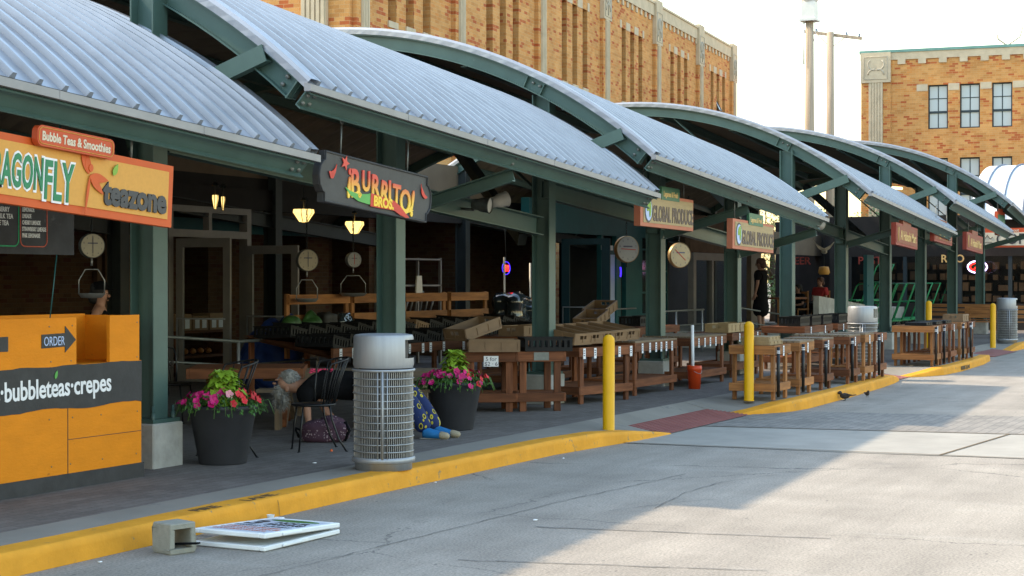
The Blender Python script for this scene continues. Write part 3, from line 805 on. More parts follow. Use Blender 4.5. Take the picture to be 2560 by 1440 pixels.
    for u0, off in ((0, .075), (1, -.075)):
        mb = MB(); N = 44; rings = []
        for k in range(N + 1):
            th = (TH - .012) - 2 * (TH - .012) * k / N
            rings.append([mb.bm.verts.new(P(u0, th, o) + Vector((off + x, 0, 0))) for x, o in pr])
        for A, B in zip(rings, rings[1:]):
            for j in range(12):
                f = mb.bm.faces.new((A[j], A[(j + 1) % 12], B[(j + 1) % 12], B[j])); f.smooth = False
        mb.bm.faces.new(rings[0]); mb.bm.faces.new(rings[-1][::-1])
        # stiffeners over the columns
        if u0 == 0:
            for p_ in (9.08, 9.32):
                th = math.asin((12.53 - p_) / RA); a, b = P(0, th, -.06), P(0, th, -.23)
                mb.bar(a + Vector((off, 0, 0)), b + Vector((off, 0, 0)), .11, .012, (0, 1, 0))
            # end plate with bolts at the corner
            e = P(0, TH - .02, -.2); mb.bar(P(0, TH - .014, -.055) + Vector((off, 0, 0)), P(0, TH - .014, -.24) + Vector((off, 0, 0)), .14, .014, (0, 1, 0))
        o = mb.build('arch_beam', 'green_steel', t)
        if u0 == 0:
            mb = MB(); Bm = Matrix.Rotation(R(-90), 3, 'Y')
            for th_, of in ((TH - .03, -.10), (TH - .03, -.18), (math.asin(3.3 / RA), -.12), (math.asin(3.4 / RA), -.12)):
                q = P(0, th_, of); mb.lathe([(.02, 0), (.02, .02), (0, .02)], (off - .012 - .008, q.y, q.z), 6, mtx=Bm)
            build_each(mb, 'bolt', 'bolt', o)
    # --- purlins under the deck
    mb = MB()
    for th in (.52, .3, .1, -.1, -.3, -.52):
        mb.ibeam(P(.02, th, -.18), P(.98, th, -.18), .09, .15)
    mb.build('purlins', 'green_steel', t)
    # --- long beam on the front columns, 1 m under the vault
    b0, b1 = Vector((0.14, .02, 2.42 + .54 + dz)), Vector((L - .14, .02, 2.42 + dz))
    mb = MB(); mb.cbeam(b0, b1, .12, .24, flip=1); mb.build('long_beam', 'green_steel', t)
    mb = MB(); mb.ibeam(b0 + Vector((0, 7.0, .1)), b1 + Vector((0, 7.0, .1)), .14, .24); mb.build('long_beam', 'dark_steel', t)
    # --- columns, front row green, back row's shade put into a darker steel colour
    for ci, cs in enumerate(cols):
        u = (cs - s0) / L; arch = ci == 0
        for row, py in ((0, 9.2), (1, 16.2)):
            x = cs - s0 + ({1: -.03, 2: .2}.get(idx, .075) if arch else 0); y = py - 9.2
            top = under(min(u, .985), py, -.22 if arch else -.26)
            c = MB(); c.ibeam((x, y, GZ + .42), (x, y, top), .2, .25, (0, 1, 0), .016, .012)
            if row == 0: c.box((x - .1, y - .06, 2.25 + dz + .5 * (1 - u)), (x + .1, y + .12, 2.6 + dz + .5 * (1 - u))) if ci else None
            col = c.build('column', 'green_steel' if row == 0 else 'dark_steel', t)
            if row == 0 or cs < 30:
                f = MB(); f.box((x - .21, y - .21, GZ - .05), (x + .21, y + .21, GZ + .385))
                f.build('footing', 'concrete', col, bevel=.012)
                f = MB(); f.box((x - .19, y - .19, GZ + .385), (x + .19, y + .19, GZ + .42))
                for bx in (-.14, .14):
                    for by in (-.15, .15): f.lathe([(.022, GZ + .42), (.022, GZ + .47), (.013, GZ + .47), (.013, GZ + .53), (0, GZ + .53)], (x + bx, y + by, 0), 6)
                f.build('base_plate', 'green_steel', col)
            if row == 0:
                # raking strut from the column out to the eave beam
                e = P(min(u, .99), TH); k = MB()
                k.cbeam((x + .02, -.13, e.z - .62), (x + .07, e.y + .16, e.z - .25), .08, .14, t=.012) if not arch else k.cbeam((-.03, .0, 3.22 + dz), (-.035, -1.2, 3.63 + dz), .09, .15, t=.013, flip=-1)
                k.build('strut', 'green_steel', col)
        if arch:
            k = MB(); a = P(0, math.asin((12.53 - 11.6) / RA), -.3)
            k.bar((.14, a.y, a.z + .15), (.14, .14, 3.0 + dz), .012, .13, (1, 0, 0)); k.build('knee_brace', 'green_steel', t)
            k = MB(); a = P(.3, .42, -.3); k.bar((.18, .3, 2.3 + dz), (.3 * L, a.y + 2.2, 3.9 + dz), .12, .16); k.build('cross_brace', 'dark_steel', t)
    return t, P
CAN = []
for a in ((0, 3.95, 11.95, 0, [3.95, 8.0], 'nearest curved metal canopy above the orange order counter'),
          (1, 11.85, 20.0, .05, [11.85, 16.05], 'curved metal canopy carrying the black chilli pepper sign'),
          (2, 19.88, 28.1, 0, [19.88, 24.2, 27.95], 'curved metal canopy carrying the two tan produce signs'),
          (3, 31.2, 39.33, .05, [31.2, 35.3], 'curved metal canopy just beyond the red tactile crossing, with one rust sign in full view'),
          (4, 39.25, 47.28, .24, [39.25, 43.2], 'slim looking curved metal canopy second from the far end of the row'),
          (5, 47.2, 51.8, .5, [47.2, 51.5], 'farthest curved metal canopy in front of the coffee sign')):
    CAN.append(canopy(*a))

# ================================================================ market hall behind the canopies (brick bays, ceilings, shopfronts)
HALL = thing('market_hall', 'low dark market hall with open brick bays behind the stalls', 'building', (0, 0, 0))
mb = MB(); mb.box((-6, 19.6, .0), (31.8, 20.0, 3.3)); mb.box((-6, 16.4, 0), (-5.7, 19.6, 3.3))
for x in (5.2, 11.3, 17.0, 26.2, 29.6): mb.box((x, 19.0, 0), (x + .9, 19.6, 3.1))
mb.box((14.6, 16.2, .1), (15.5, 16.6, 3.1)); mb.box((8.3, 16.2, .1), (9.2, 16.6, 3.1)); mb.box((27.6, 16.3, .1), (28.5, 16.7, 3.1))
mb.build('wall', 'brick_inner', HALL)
MB().box((-6, 16.3, 3.3), (53.0, 20.1, 3.5)).build('roof', 'dark_wall', HALL)  # far stretch added past the hall to darken the space beneath
MB().box((-6, 16.3, 3.5), (33, 16.5, 4.15)).build('parapet', 'beige_wall', HALL)
mb = MB(); mb.box((-6, 16.2, 2.95), (31.8, 16.35, 3.3)); mb.build('fascia_beam', 'dark_wall', HALL)
mb = MB(); mb.box((23.4, 17.8, 2.62), (31.8, 17.95, 2.86)); mb.build('teal_beam', 'teal_paint', HALL)
mb = MB()
for k in range(9): mb.box((23.6 + .22 * k, 19.5, .6), (23.72 + .22 * k, 19.598, 2.6))
mb.build('corrugated_panel', 'brown_panel', HALL)
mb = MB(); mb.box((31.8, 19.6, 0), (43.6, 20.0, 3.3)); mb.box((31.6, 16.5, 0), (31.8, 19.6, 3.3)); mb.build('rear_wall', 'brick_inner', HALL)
mb = MB(); mb.box((43.6, 19.2, 0), (60, 19.5, 3.3)); mb.build('rear_wall', 'dark_wall', HALL)  # added dark screen, covers the bright brick beyond the hall's end
# grey double doorway with both leaves standing open
def door_leaf(name, parent, x, y0, y1, z0, z1, m_, handle=True, stile=.13):
    """leaf in the plane x = const, from y0 (hinge) to y1"""
    d = MB(); t_ = .045; a, b = min(y0, y1), max(y0, y1)
    d.box((x, a, z0), (x + t_, a + stile, z1)); d.box((x, b - stile, z0), (x + t_, b, z1)); d.box((x, a + stile, z0), (x + t_, b - stile, z0 + .26)); d.box((x, a + stile, z1 - .14), (x + t_, b - stile, z1))
    o = d.build(name, m_, parent)
    g = MB(); g.face([(x + .02, a + stile, z0 + .26), (x + .02, b - stile, z0 + .26), (x + .02, b - stile, z1 - .14), (x + .02, a + stile, z1 - .14)]); g.build('pane', 'glass_clear', o)
    if handle:
        h = MB(); zz = z0 + .98; h.tube([(x - .05, a + .06, zz), (x - .05, b - .06, zz), (x - .05, b - .06, zz - .62)] if y1 < y0 else [(x - .05, a + .06, zz), (x - .05, b - .02, zz)], .016, 6); h.build('handle', 'steel', o)
    return o
DF = MB(); z1 = 2.95
for x0 in (21.2, 23.32): DF.box((x0, 16.12, GZ), (x0 + .12, 16.28, z1))
DF.box((21.32, 16.12, 2.45), (23.32, 16.28, 2.57)); DF.box((21.32, 16.12, z1 - .1), (23.32, 16.28, z1)); DF.box((22.28, 16.14, 2.57), (22.36, 16.26, z1 - .1))
fr = DF.build('door_frame', 'frame_grey', HALL)
door_leaf('door', HALL, 21.38, 16.12, 15.1, GZ + .04, 2.42, 'frame_grey')
door_leaf('door', HALL, 23.28, 16.12, 15.1, GZ + .04, 2.34, 'frame_grey')
# second grey doorway farther along
DF = MB()
for x0 in (42.0, 45.0): DF.box((x0, 14.9, GZ), (x0 + .22, 15.06, 2.5))
DF.box((42.22, 14.9, 2.3), (45.0, 15.06, 2.5)); DF.box((43.5, 14.9, GZ), (43.66, 15.06, 2.3))
o = DF.build('door_frame', 'frame_grey', HALL)
g = MB(); g.face([(42.22, 14.98, GZ), (45.0, 14.98, GZ), (45.0, 14.98, 2.3), (42.22, 14.98, 2.3)]); g.build('pane', 'glass_clear', o)
mb = MB(); mb.box((41.9, 14.95, 2.51), (47, 15.1, 3.5)); mb.build('door_header', 'brown_panel', HALL)
# teal entrance: lintel, open leaf, sidelights, small-paned shop window
mb = MB(); mb.box((33.6, 15.75, 2.86), (43.2, 15.95, 3.6)); mb.build('teal_lintel', 'teal_paint', HALL)
door_leaf('door', HALL, 35.35, 15.75, 14.55, GZ + .02, 2.72, 'teal_dark', stile=.2)
mb = MB()
for x0, wd in ((37.8, .12), (38.78, .3), (39.42, 1.12)): mb.box((x0, 15.78, GZ), (x0 + wd, 15.9, 2.86))
mb.box((37.92, 15.8, 2.42), (38.78, 15.9, 2.62)); mb.build('door_frame', 'teal_paint', HALL)
mb = MB(); mb.box((37.93, 15.82, GZ + .1), (38.77, 15.86, 2.4)); o = mb.build('door', 'pale_blue', HALL)  # sky reflection on the door is put into its pale blue colour
h = MB(); h.tube([(37.0, 15.7, 1.05), (39.9, 15.7, 1.05)], .02, 6); h.build('handle', 'steel', o)
MB().box((37.8, 15.72, 2.5), (38.4, 15.79, 2.62)).build('door_closer', 'white_paint', o)
mb = MB()
for k in range(4): mb.box((40.56 + k * .62, 15.8, GZ), (40.60 + k * .62, 15.86, 2.85))
for k in range(5): mb.box((40.56, 15.805, .3 + k * .56), (42.45, 15.855, .345 + k * .56))
o = mb.build('window', 'teal_paint', HALL)
g = MB(); g.face([(40.56, 15.83, GZ), (42.45, 15.83, GZ), (42.45, 15.83, 2.85), (40.56, 15.83, 2.85)]); g.build('pane', 'glass_dark', o)
mb = MB(); mb.box((31.9, 15.95, 3.16), (36.5, 16.0, 3.3)); mb.build('clerestory_sill', 'beige_wall', HALL)
# back-lit beige entrance wall, dark lobby panels, teal panel near the carts
mb = MB(); mb.box((49.2, 15.6, GZ), (50.2, 15.75, 2.6)); mb.box((49.2, 15.55, 2.6), (58, 15.8, 3.3)); mb.build('lobby_wall', 'beige_wall', HALL)
# ================================================================ signs
def hang_rods(parent, pts):
    for (x, y, z0, z1) in pts:
        mb = MB()
        mb.tube([(x, y, z0), (x, y, z1)], .008, 6)
        mb.tube([(x + .022 * math.cos(a), y, z1 + .02 + .022 * math.sin(a)) for a in [k * .7 for k in range(9)]], .006, 5, closed=True)
        mb.build('hanger', 'bolt', parent)
STREET = lambda x, y, z, dz=0.: frame((x, y, z), (1, 0, -dz), (dz, 0, 1))     # writing that faces the street, running along +X, dropping dz per metre

# --- orange tea sign
t = thing('shop_sign', 'long orange and mustard tea shop sign with green letters, dragonfly and red badge', 'sign', (9.046, 7.77, 2.46), rot=(0, R(3.6), 0))
bx0, bx1, bz0, bz1 = -2.2, 1.18, -.225, .235
m = MB(); m.box((bx0, -.03, bz0), (bx1, .03, bz1)); m.build('board', 'sign_orange', t)
m = MB(); m.box((bx0 + .05, -.038, bz0 + .055), (bx1 - .06, -.029, bz1 - .05)); m.build('face', 'sign_mustard', t)
F = lambda x, z, y=-.04: frame((x, y, z), (1, 0, 0), (0, 0, 1))
m = MB(); m.text('DRAGON', .31, F(0, -.105, -.040), .003, 'RIGHT', .022, .60, 0, 1.06, (-.83, -.235)); m.text('FLY', .375, F(0, -.155, -.0415), .003, 'RIGHT', .022, .60, 0, 1.04, (-.25, .075)); m.build('letter_outline', 'white_paint', t)
m = MB(); m.text('DRAGON', .31, F(0, -.105, -.046), .003, 'RIGHT', .006, .60, 0, 1.06, (-.813, -.252)); m.text('FLY', .375, F(0, -.155, -.0475), .003, 'RIGHT', .006, .60, 0, 1.04, (-.233, .058)); m.build('lettering', 'letter_green', t)
m = MB(); m.text('teazone', .245, F(0, -.125, -.045), .006, 'CENTER', .0105, 1.0, 0, .98, (.365, 1.09)); m.build('lettering', 'letter_dark', t)
def petal(mb, c, a, L, wd, y=-.044, th=.004):
    pts = []
    for k in range(9): u = k / 8; pts.append((u * L, wd * math.sin(math.pi * u ** .8)))
    for k in range(7, 0, -1): u = k / 8; pts.append((u * L, -wd * math.sin(math.pi * u ** .8)))
    mb.prism([(c[0] + math.cos(a) * p[0] - math.sin(a) * p[1], c[1] + math.sin(a) * p[0] + math.cos(a) * p[1]) for p in pts], frame((0, y, 0), (1, 0, 0), (0, 0, 1)), th)
m = MB()
petal(m, (.21, .06), R(118), .20, .030, -.044); petal(m, (.21, .06), R(100), .15, .03, -.0452); petal(m, (.22, .05), R(-4), .2, .032, -.0464); petal(m, (.22, .05), R(-38), .19, .03, -.0476)
petal(m, (.22, .06), R(262), .29, .012, -.0488); m.prism([(.225 + .024 * math.cos(a * .6), .105 + .028 * math.sin(a * .6)) for a in range(10)], F(0, 0, -.050), .004)
m.build('dragonfly', 'sign_orange', t)
m = MB(); petal(m, (.465, .08), R(62), .1, .024, -.05); m.build('leaf', 'leaf_green_paint', t)
m = MB(); rr = []
for cx, cz, a0 in ((.37, .30, -90), (.37, .30, 0), (-.25, .30, 90), (-.25, .30, 180)):
    pass
def rrect(x0, z0, x1, z1, r):
    P = []
    for cx, cz, a0 in ((x1 - r, z0 + r, -90), (x1 - r, z1 - r, 0), (x0 + r, z1 - r, 90), (x0 + r, z0 + r, 180)):
        P += [(cx + r * math.cos(R(a0 + k * 22.5)), cz + r * math.sin(R(a0 + k * 22.5))) for k in range(5)]
    return P
m.prism(rrect(-.37, .185, .42, .325, .045), F(0, 0, -.040), .05); m.build('badge', 'sign_red', t)
m = MB(); m.tube([(x, -.092, z) for x, z in rrect(-.355, .2, .405, .31, .035)], .0035, 4, closed=True); m.build('badge_rim', 'sign_mustard', t)
m = MB(); m.text('Bubble Teas & Smoothies', .085, F(0, .226, -.091), .002, 'CENTER', .0025, .82, 0, 1, (-.325, .375)); m.build('badge_lettering', 'cream', t)
hang_rods(t, [(-1.0, 0, .3, .55), (.72, 0, .22, .42)])

# --- black sign with chillies
t = thing('shop_sign', 'black carved sign with red and yellow burrito lettering between chilli peppers', 'sign', (13.27, 7.77, 2.605), rot=(0, R(3.9), 0))
def plaque(w_, h_, r):
    P = []
    for sx, sz, a0 in ((1, -1, 180), (1, 1, 270), (-1, 1, 0), (-1, -1, 90)):
        pass
    a, b = w_ / 2, h_ / 2
    return [(-a, -b), (a, -b), (a, -b + r * .9), (a + .03, -b + r), (a + .075, -b + r * 1.6), (a + .09, 0), (a + .075, b - r * 1.6), (a + .03, b - r), (a, b - r * .9), (a, b), (-a, b), (-a, b - r * .9), (-a - .03, b - r), (-a - .075, b - r * 1.6), (-a - .09, 0), (-a - .075, -b + r * 1.6), (-a - .03, -b + r), (-a, -b + r * .9)]
m = MB(); m.prism(plaque(1.86, .45, .09), frame((0, .03, 0), (1, 0, 0), (0, 0, 1)), .06); m.build('board', 'sign_black', t)
m = MB(); pl = plaque(1.86, .45, .09); m.tube([(x * .985, -.032, z * .96) for x, z in pl], .011, 5, closed=True); m.build('moulding', 'black_paint', t)
m = MB()
xs_ = -.56
for ch, sz, dz_, rot, dx in (('¡', .36, .02, -3, .08), ('B', .35, -.04, 6, .22), ('U', .25, .04, 3, .19), ('R', .29, .0, 2, .18), ('R', .29, -.03, -4, .175), ('I', .29, -.02, 3, .09), ('T', .29, -.04, 0, .165), ('O', .31, -.09, 4, .21), ('!', .34, -.09, -8, .08)):
    a = R(rot); m.text(ch, sz, frame((xs_, -.036, -.09 + dz_), (math.cos(a), 0, math.sin(a)), (-math.sin(a), 0, math.cos(a))), .005, 'LEFT', .008, .84); xs_ += dx * .87
sp = [(-.34 + .028 * (1 - k / 14) * math.cos(k * .75), -.038, -.105 + .03 * (1 - k / 14) * math.sin(k * .75)) for k in range(13)]; m.tube(sp, .009, 5)
m.build('lettering', 'burrito_letters', t)
def ribbon(mb, pts, mtx, d):
    up = [(x, z + h) for x, z, h in pts]; lo = [(x, z - h) for x, z, h in pts][::-1]
    mb.prism(up + lo, mtx, d)
m = MB(); ribbon(m, [(-.58, -.06, .004), (-.5, -.10, .018), (-.36, -.125, .032), (-.2, -.12, .045), (-.12, -.11, .055)], F(0, 0, -.036), .006); m.build('green_chilli', 'bright_green_paint', t)
m = MB(); ribbon(m, [(-.15, -.12, .06), (.0, -.125, .055), (.15, -.125, .05), (.28, -.13, .045), (.4, -.165, .04), (.5, -.2, .02), (.56, -.21, .004)], F(0, 0, -.039), .007)
ribbon(m, [(-.86, .045, .006), (-.83, .02, .03), (-.79, .03, .035), (-.755, .075, .022), (-.74, .12, .006)], F(0, 0, -.036), .006)
ribbon(m, [(.79, .13, .006), (.8, .08, .03), (.83, .045, .028), (.87, .02, .02), (.915, .02, .005)], F(0, 0, -.036), .006)
build_each(m, 'red_chilli', 'red_paint', t)
m = MB(); m.text('BROS.', .125, F(.08, -.165, -.046), .004, 'CENTER', .006, 1.1); m.build('small_lettering', 'yellow_paint', t)
m = MB()
for cx, cz, s_ in ((-.60, .155, .07), (.6, -.135, .05)): m.prism([(cx + s_ * (1 if k % 2 == 0 else .42) * math.sin(k * math.pi / 5 + .3), cz + s_ * (1 if k % 2 == 0 else .42) * math.cos(k * math.pi / 5 + .3)) for k in range(10)], F(0, 0, -.037), .006)
build_each(m, 'star', 'burrito_letters', t)
hang_rods(t, [(-.62, 0, .22, .50), (.58, 0, .22, .5)])

# --- two tan produce signs
for k, (x0, x1, y, zc, h, lab) in enumerate(((20.5, 22.55, 8.05, 2.69, .44, 'tan produce sign with salmon edge, half behind the end of the near canopy roof'), (23.47, 25.5, 7.77, 2.43, .44, 'tan produce sign with salmon edge and leaf emblem, hung clear before a post'))):
    t = thing('shop_sign', lab, 'sign', ((x0 + x1) / 2, y, zc), rot=(0, R(1.2 if k else .6), 0), group='tan produce signs'); a = (x1 - x0) / 2
    m = MB(); m.box((-a, -.045, -h / 2), (a, .045, h / 2)); m.build('board', 'sign_salmon', t)
    m = MB(); m.box((-a + .1, -.052, -h / 2 + .05), (a - .035, -.044, h / 2 - .04)); m.build('face', 'sign_tan', t)
    m = MB(); m.text('GLOBAL PRODUCE', .28, F(.19, -.13, -.054), .004, 'CENTER', .009, .66); m.build('lettering', 'letter_brown', t)
    m = MB(); m.prism([(-a + .27 + .14 * math.cos(q * .4), .17 * math.sin(q * .4)) for q in range(16)], F(0, 0, -.05), .006); o = m.build('emblem', 'letter_dark', t)
    m = MB(); m.prism([(-a + .27 + .115 * math.cos(q * .4), .145 * math.sin(q * .4)) for q in range(16)], F(0, 0, -.056), .004); m.build('emblem_face', 'pale_blue', o)
    m = MB(); petal(m, (-a + .2, -.02), R(50), .2, .05, -.062, .003); petal(m, (-a + .3, -.1), R(80), .2, .035, -.062, .003); m.build('emblem_leaf', 'leaf_green_paint', o)
    m = MB(); m.box((-.28, -.06, h / 2 - .06), (.42, -.02, h / 2 + .12)); m.build('badge', 'green_badge', t)
    m = MB(); m.text('Legumes & Fresh', .1, F(.07, h / 2 - .01, -.062), .002, 'CENTER', .003, .8); m.build('badge_lettering', 'sign_gold', t)
    hang_rods(t, [(-.8, 0, h / 2, h / 2 + (.42 if k else .34)), (.75, 0, h / 2, h / 2 + .34)])
    m = MB(); m.tube([(.3, 1.2, .75), (.9, .9, .35)] if k == 0 else [(.5, .3, .25), (.85, .5, .35)], .018, 5); m.build('stay_tube', 'steel_wire', t)
# --- rust coloured market signs
def rust_sign(x0, x1, z0, z1, words, lab, arabic=False):
    t = thing('shop_sign', lab, 'sign', ((x0 + x1) / 2 * 1.009, 7.77, (z0 + z1) / 2), rot=(0, R(2.2), 0), group='rust coloured market signs'); a = (x1 - x0) / 2; h = z1 - z0
    m = MB(); m.box((-a, -.05, -h / 2), (a, .05, h / 2)); m.build('board', 'sign_maroon', t)
    m = MB(); m.box((-a + .06, -.058, -h / 2 + .05), (a - .05, -.049, h / 2 - .04)); m.box((-.4, -.056, h / 2 - .04), (.35, .03, h / 2 + .08)); m.build('face', 'sign_rust', t)
    m = MB()
    if arabic:
        m.tube([(-.75 + q * .09, -.062, -.02 + .05 * math.sin(q * 1.3)) for q in range(10)], .014, 5); m.tube([(.1 + q * .07, -.062, -.03 + .05 * abs(math.sin(q))) for q in range(9)], .014, 5); m.tube([(.75, -.062, -.05), (.75, -.062, .12)], .014, 5); m.tube([(-.2, -.062, -.05), (-.2, -.062, .12)], .014, 5)
        for q in (-.5, -.4, .3): m.tube([(q, -.062, -.13), (q + .04, -.062, -.13)], .014, 5)
    else:
        m.text(words, .27, F(.1, -.1, -.06), .003, 'CENTER', .004, .82)
        m.tube([(-a + .2, -.062, -.14), (-a + .17, -.062, 0), (-a + .2, -.062, .14)], .013, 5)
    m.build('lettering', 'sign_gold', t)
    hang_rods(t, [(-.6, 0, h / 2, h / 2 + .35), (.6, 0, h / 2, h / 2 + .25)])
rust_sign(33.6, 35.6, 2.45, 2.9, 'Al Habashi Mart', 'rust coloured hanging sign with gold lettering, nearest of its kind')
rust_sign(37.3, 39.3, 2.6, 3.04, '', 'rust coloured hanging sign with gold Arabic script, partly hidden by a roof beam', True)
rust_sign(41.05, 43.2, 2.47, 2.9, 'Al Habashi Mart', 'rust coloured hanging sign right beside the coffee sign')
t = thing('shop_sign', 'small red framed sign with dark green face hung on chains above the coffee sign', 'sign', (47.6, 8.0, 3.35))
m = MB(); m.box((-.45, -.04, -.35), (.75, .04, .3)); m.box((-.1, -.04, .3), (.4, .04, .38)); m.build('board', 'sign_red', t)
m = MB(); m.box((-.4, -.05, -.33), (.7, -.039, .22)); m.build('face', 'green_badge', t)
m = MB(); m.text('biscotti', .26, F(.15, -.12, -.052), .003, 'CENTER', .004, .8); m.build('lettering', 'cream', t)
m = MB(); m.tube([(-.2, 0, .3), (-.2, 0, .85)], .02, 5); m.tube([(.45, 0, .3), (.45, 0, .8)], .02, 5); build_each(m, 'chain', 'bolt', t)

# --- coffee shop at the end of the row
CS = thing('coffee_shop', 'dark fronted coffee shop with a white ribbed barrel roof at the end of the row', 'building', (56, 0, 0))
m = MB(); m.box((.0, 3.0, GZ), (.3, 15.0, 1.0)); m.box((0, 3, 2.55), (.3, 15.0, 3.9)); m.box((.0, 14.7, 1.0), (.3, 15, 2.55)); m.box((8, 3, GZ), (8.2, 15, 3.9)); m.box((.3, 14.8, GZ), (8, 15, 3.9)); m.build('wall', 'dark_wall', CS)
g = MB(); g.face([(.1, 3.0, 1.0), (.1, 14.7, 1.0), (.1, 14.7, 2.55), (.1, 3.0, 2.55)]); w_ = MB()
for y in (3.6, 5.4, 7.2, 9.0, 10.6, 12.4): w_.box((.02, y, 1.0), (.16, y + .12, 2.55))
wo_ = build_each(w_, 'mullion', 'window_frame', CS)[0]; g.build('window', 'glass_clear', CS)
m = MB(); m.box((1.4, 3.2, GZ), (1.7, 14.6, 3.8)); m.build('back_wall', 'dark_wall', CS)
m = MB(); r2 = random.Random(4)
for row in range(4):
    y = 4.0
    while y < 14:
        wd = r2.uniform(.1, .35)
        m.box((1.15, y, 1.05 + row * .36), (1.38, y + wd, 1.05 + row * .36 + r2.uniform(.12, .3))); y += wd + r2.uniform(.02, .25)
m.build('shelf_goods', 'brown_panel', CS)
m = MB(); n = 16; ra = 2.4
rows_ = [[m.bm.verts.new((-.5 + 6.2 * (1 - math.cos(k / n * R(75))), y, 3.72 + 2.0 * math.sin(k / n * R(90)))) for k in range(n + 1)] for y in (2.5, 10.2)]
for k in range(n): m.bm.faces.new((rows_[0][k], rows_[0][k + 1], rows_[1][k + 1], rows_[1][k]))
m.build('roof', 'white_roof', CS)
m = MB(); y = 3.0
while y < 10.1: m.tube([(-.5 + 6.2 * (1 - math.cos(k / n * R(75))), y, 3.75 + 2.0 * math.sin(k / n * R(90))) for k in range(n + 1)], .03, 5); y += .62
m.build('roof_seam', 'blue_grey', CS)
t = thing('shop_sign', 'cream sign reading coffee in large dark capitals with a red strip above', 'sign', (54.6, 9.1, 3.07), R(-90))
m = MB(); m.box((-.78, -.04, -.27), (4.0, .04, .34)); m.build('board', 'sign_red', t)
m = MB(); m.box((-.72, -.05, -.21), (3.95, -.039, .2)); m.build('face', 'cream', t)
m = MB(); m.text('COFFEE', .47, F(-.16, -.16, -.054), .004, 'LEFT', .006, .95); m.build('lettering', 'letter_dark', t)
m = MB(); m.text('all about', .13, F(.1, .225, -.042), .004, 'LEFT', .002, 1.); m.build('lettering', 'cream', t)
m = MB(); m.tube([(-.68, -.054, -.04), (-.6, -.054, .1), (-.52, -.054, -.02), (-.42, -.054, .12), (-.33, -.054, -.0), (-.26, -.054, .06)], .012, 5); m.text('CITY MARKET', .06, F(-.47, -.13, -.054), .003); m.build('sketch', 'letter_brown', t)
m = MB(); m.tube([(-.5, 0, .34), (-.5, 0, .7)], .015, 5); m.tube([(1.5, 0, .34), (1.5, 0, .7)], .015, 5); build_each(m, 'hanger', 'bolt', t)
for wds, y, z, ml in (('ITALIAN', 13.2, 3.15, 'brown_panel'), ('RISO', 11.25, 2.35, 'sign_gold'), ('BEER', 16.3, 2.3, 'sign_maroon'), ('PASTA', 14.0, 2.3, 'sign_maroon')):
    t = thing('wall_letters', dict(ITALIAN='large brown capitals on the dark fascia above the coffee shop', RISO='small gold capitals on the dark coffee shop window', BEER='dim red capitals high in the dark end wall, left group', PASTA='dim red capitals on the dark end wall, next to the gold ones')[wds], 'lettering', (55.88 if wds != 'BEER' else 55.5, y, z), R(-90))
    MB().text(wds, .55 if wds == 'ITALIAN' else .36, F(0, 0, 0), .02, 'LEFT', .004).build('letters', ml, t)
t = thing('end_wall', 'dark plain wall closing the covered walk left of the coffee shop', 'wall', (57, 15, 0)); m = MB(); m.box((0, 0, GZ), (.2, 2.2, 3.8)); m.build('panel', 'dark_wall', t)

# --- chalk menu board under the near canopy
t = thing('menu_board', 'black chalk menu board listing drinks below the orange sign', 'menu board', (9.6, 9.05, 2.3))
m = MB(); m.box((-1.5, -.015, -.33), (1.05, .015, .34)); m.build('board', 'chalkboard', t)
m = MB(); m.tube([(x, -.017, z) for x, z in rrect(-.35, -.27, .41, .31, .05)], .006, 4, closed=True); m.build('frame_line', 'chalk_green', t)
m = MB(); m.tube([(x, -.017, z) for x, z in rrect(.43, -.27, .73, .27, .05)], .005, 4, closed=True); m.build('frame_line', 'chalk_red', t)
m = MB()
for k, s_ in enumerate(('MANGO', 'PAPAYA MILK TEA', 'PASSION FRUIT', 'PEACH', 'STRAWBERRY', 'TARO MILK TEA', 'THAI ICE TEA')): m.text(s_, .052, F(.05, .2 - k * .052, -.016), .0015, 'LEFT', .001, .8)
for k, s_ in enumerate(('LEMONADE', 'LIMEADE', 'CHERRY LIMEADE', 'STRAWBERRY LIMEADE', 'PINK LEMONADE')): m.text(s_, .046, F(.45, .0 - k * .05, -.016), .0015, 'LEFT', .001, .56)
m.build('lettering', 'chalk', t)
m = MB(); petal(m, (.5, .13), R(70), .09, .025, -.018, .002); petal(m, (.56, .12), R(85), .08, .03, -.018, .002); m.build('drawing', 'leaf_green_paint', t)
m = MB(); m.tube([(-1.2, 0, .34), (-1.2, 0, .95)], .008, 5); m.tube([(.9, 0, .34), (.9, 0, .75)], .008, 5); m.tube([(.86, .0, -.33), (.82, .0, -.6), (.8, .02, -.86)], .005, 5); build_each(m, 'cord', 'teal_paint', t)

# ================================================================ orange order counter
t = thing('order_counter', 'bright orange wooden order counter with black band and white hand painted words', 'counter', (11.14, 8.75, GZ))
z0, z1, zb0, zb1 = .115, 1.33, .625, .96
m = MB()
m.box((-3.2, 0, z0), (0, .03, zb0)); m.box((-3.2, .0, zb0), (0, .028, zb1)); m.box((-3.2, 0, zb1), (-.8, .03, z1)); m.box((-.4, 0, zb1), (-.025, .03, z1 + .005))
m.box((-.03, .03, z0), (0, .62, z1)); m.box((-3.2, .6, z0), (-.03, .63, z1 - .35))
m.build('front_panel', 'orange_paint', t)
m = MB(); m.box((-3.2, .03, zb1 - .02), (-.03, .6, zb1)); m.build('shelf', 'orange_paint', t)
m = MB(); m.box((-3.2, .56, z1 - .4), (-.03, .6, z1 + .01)); m.box((-3.2, .62, z1), (-1.02, .66, z1 + .075)); m.build('back_panel', 'orange_paint', t)
m = MB(); m.box((-3.2, -.012, 0), (.02, .02, z0 + .004)); m.box((-.012, .02, 0), (.02, .6, z0 + .004)); m.build('plinth', 'black_paint', t)
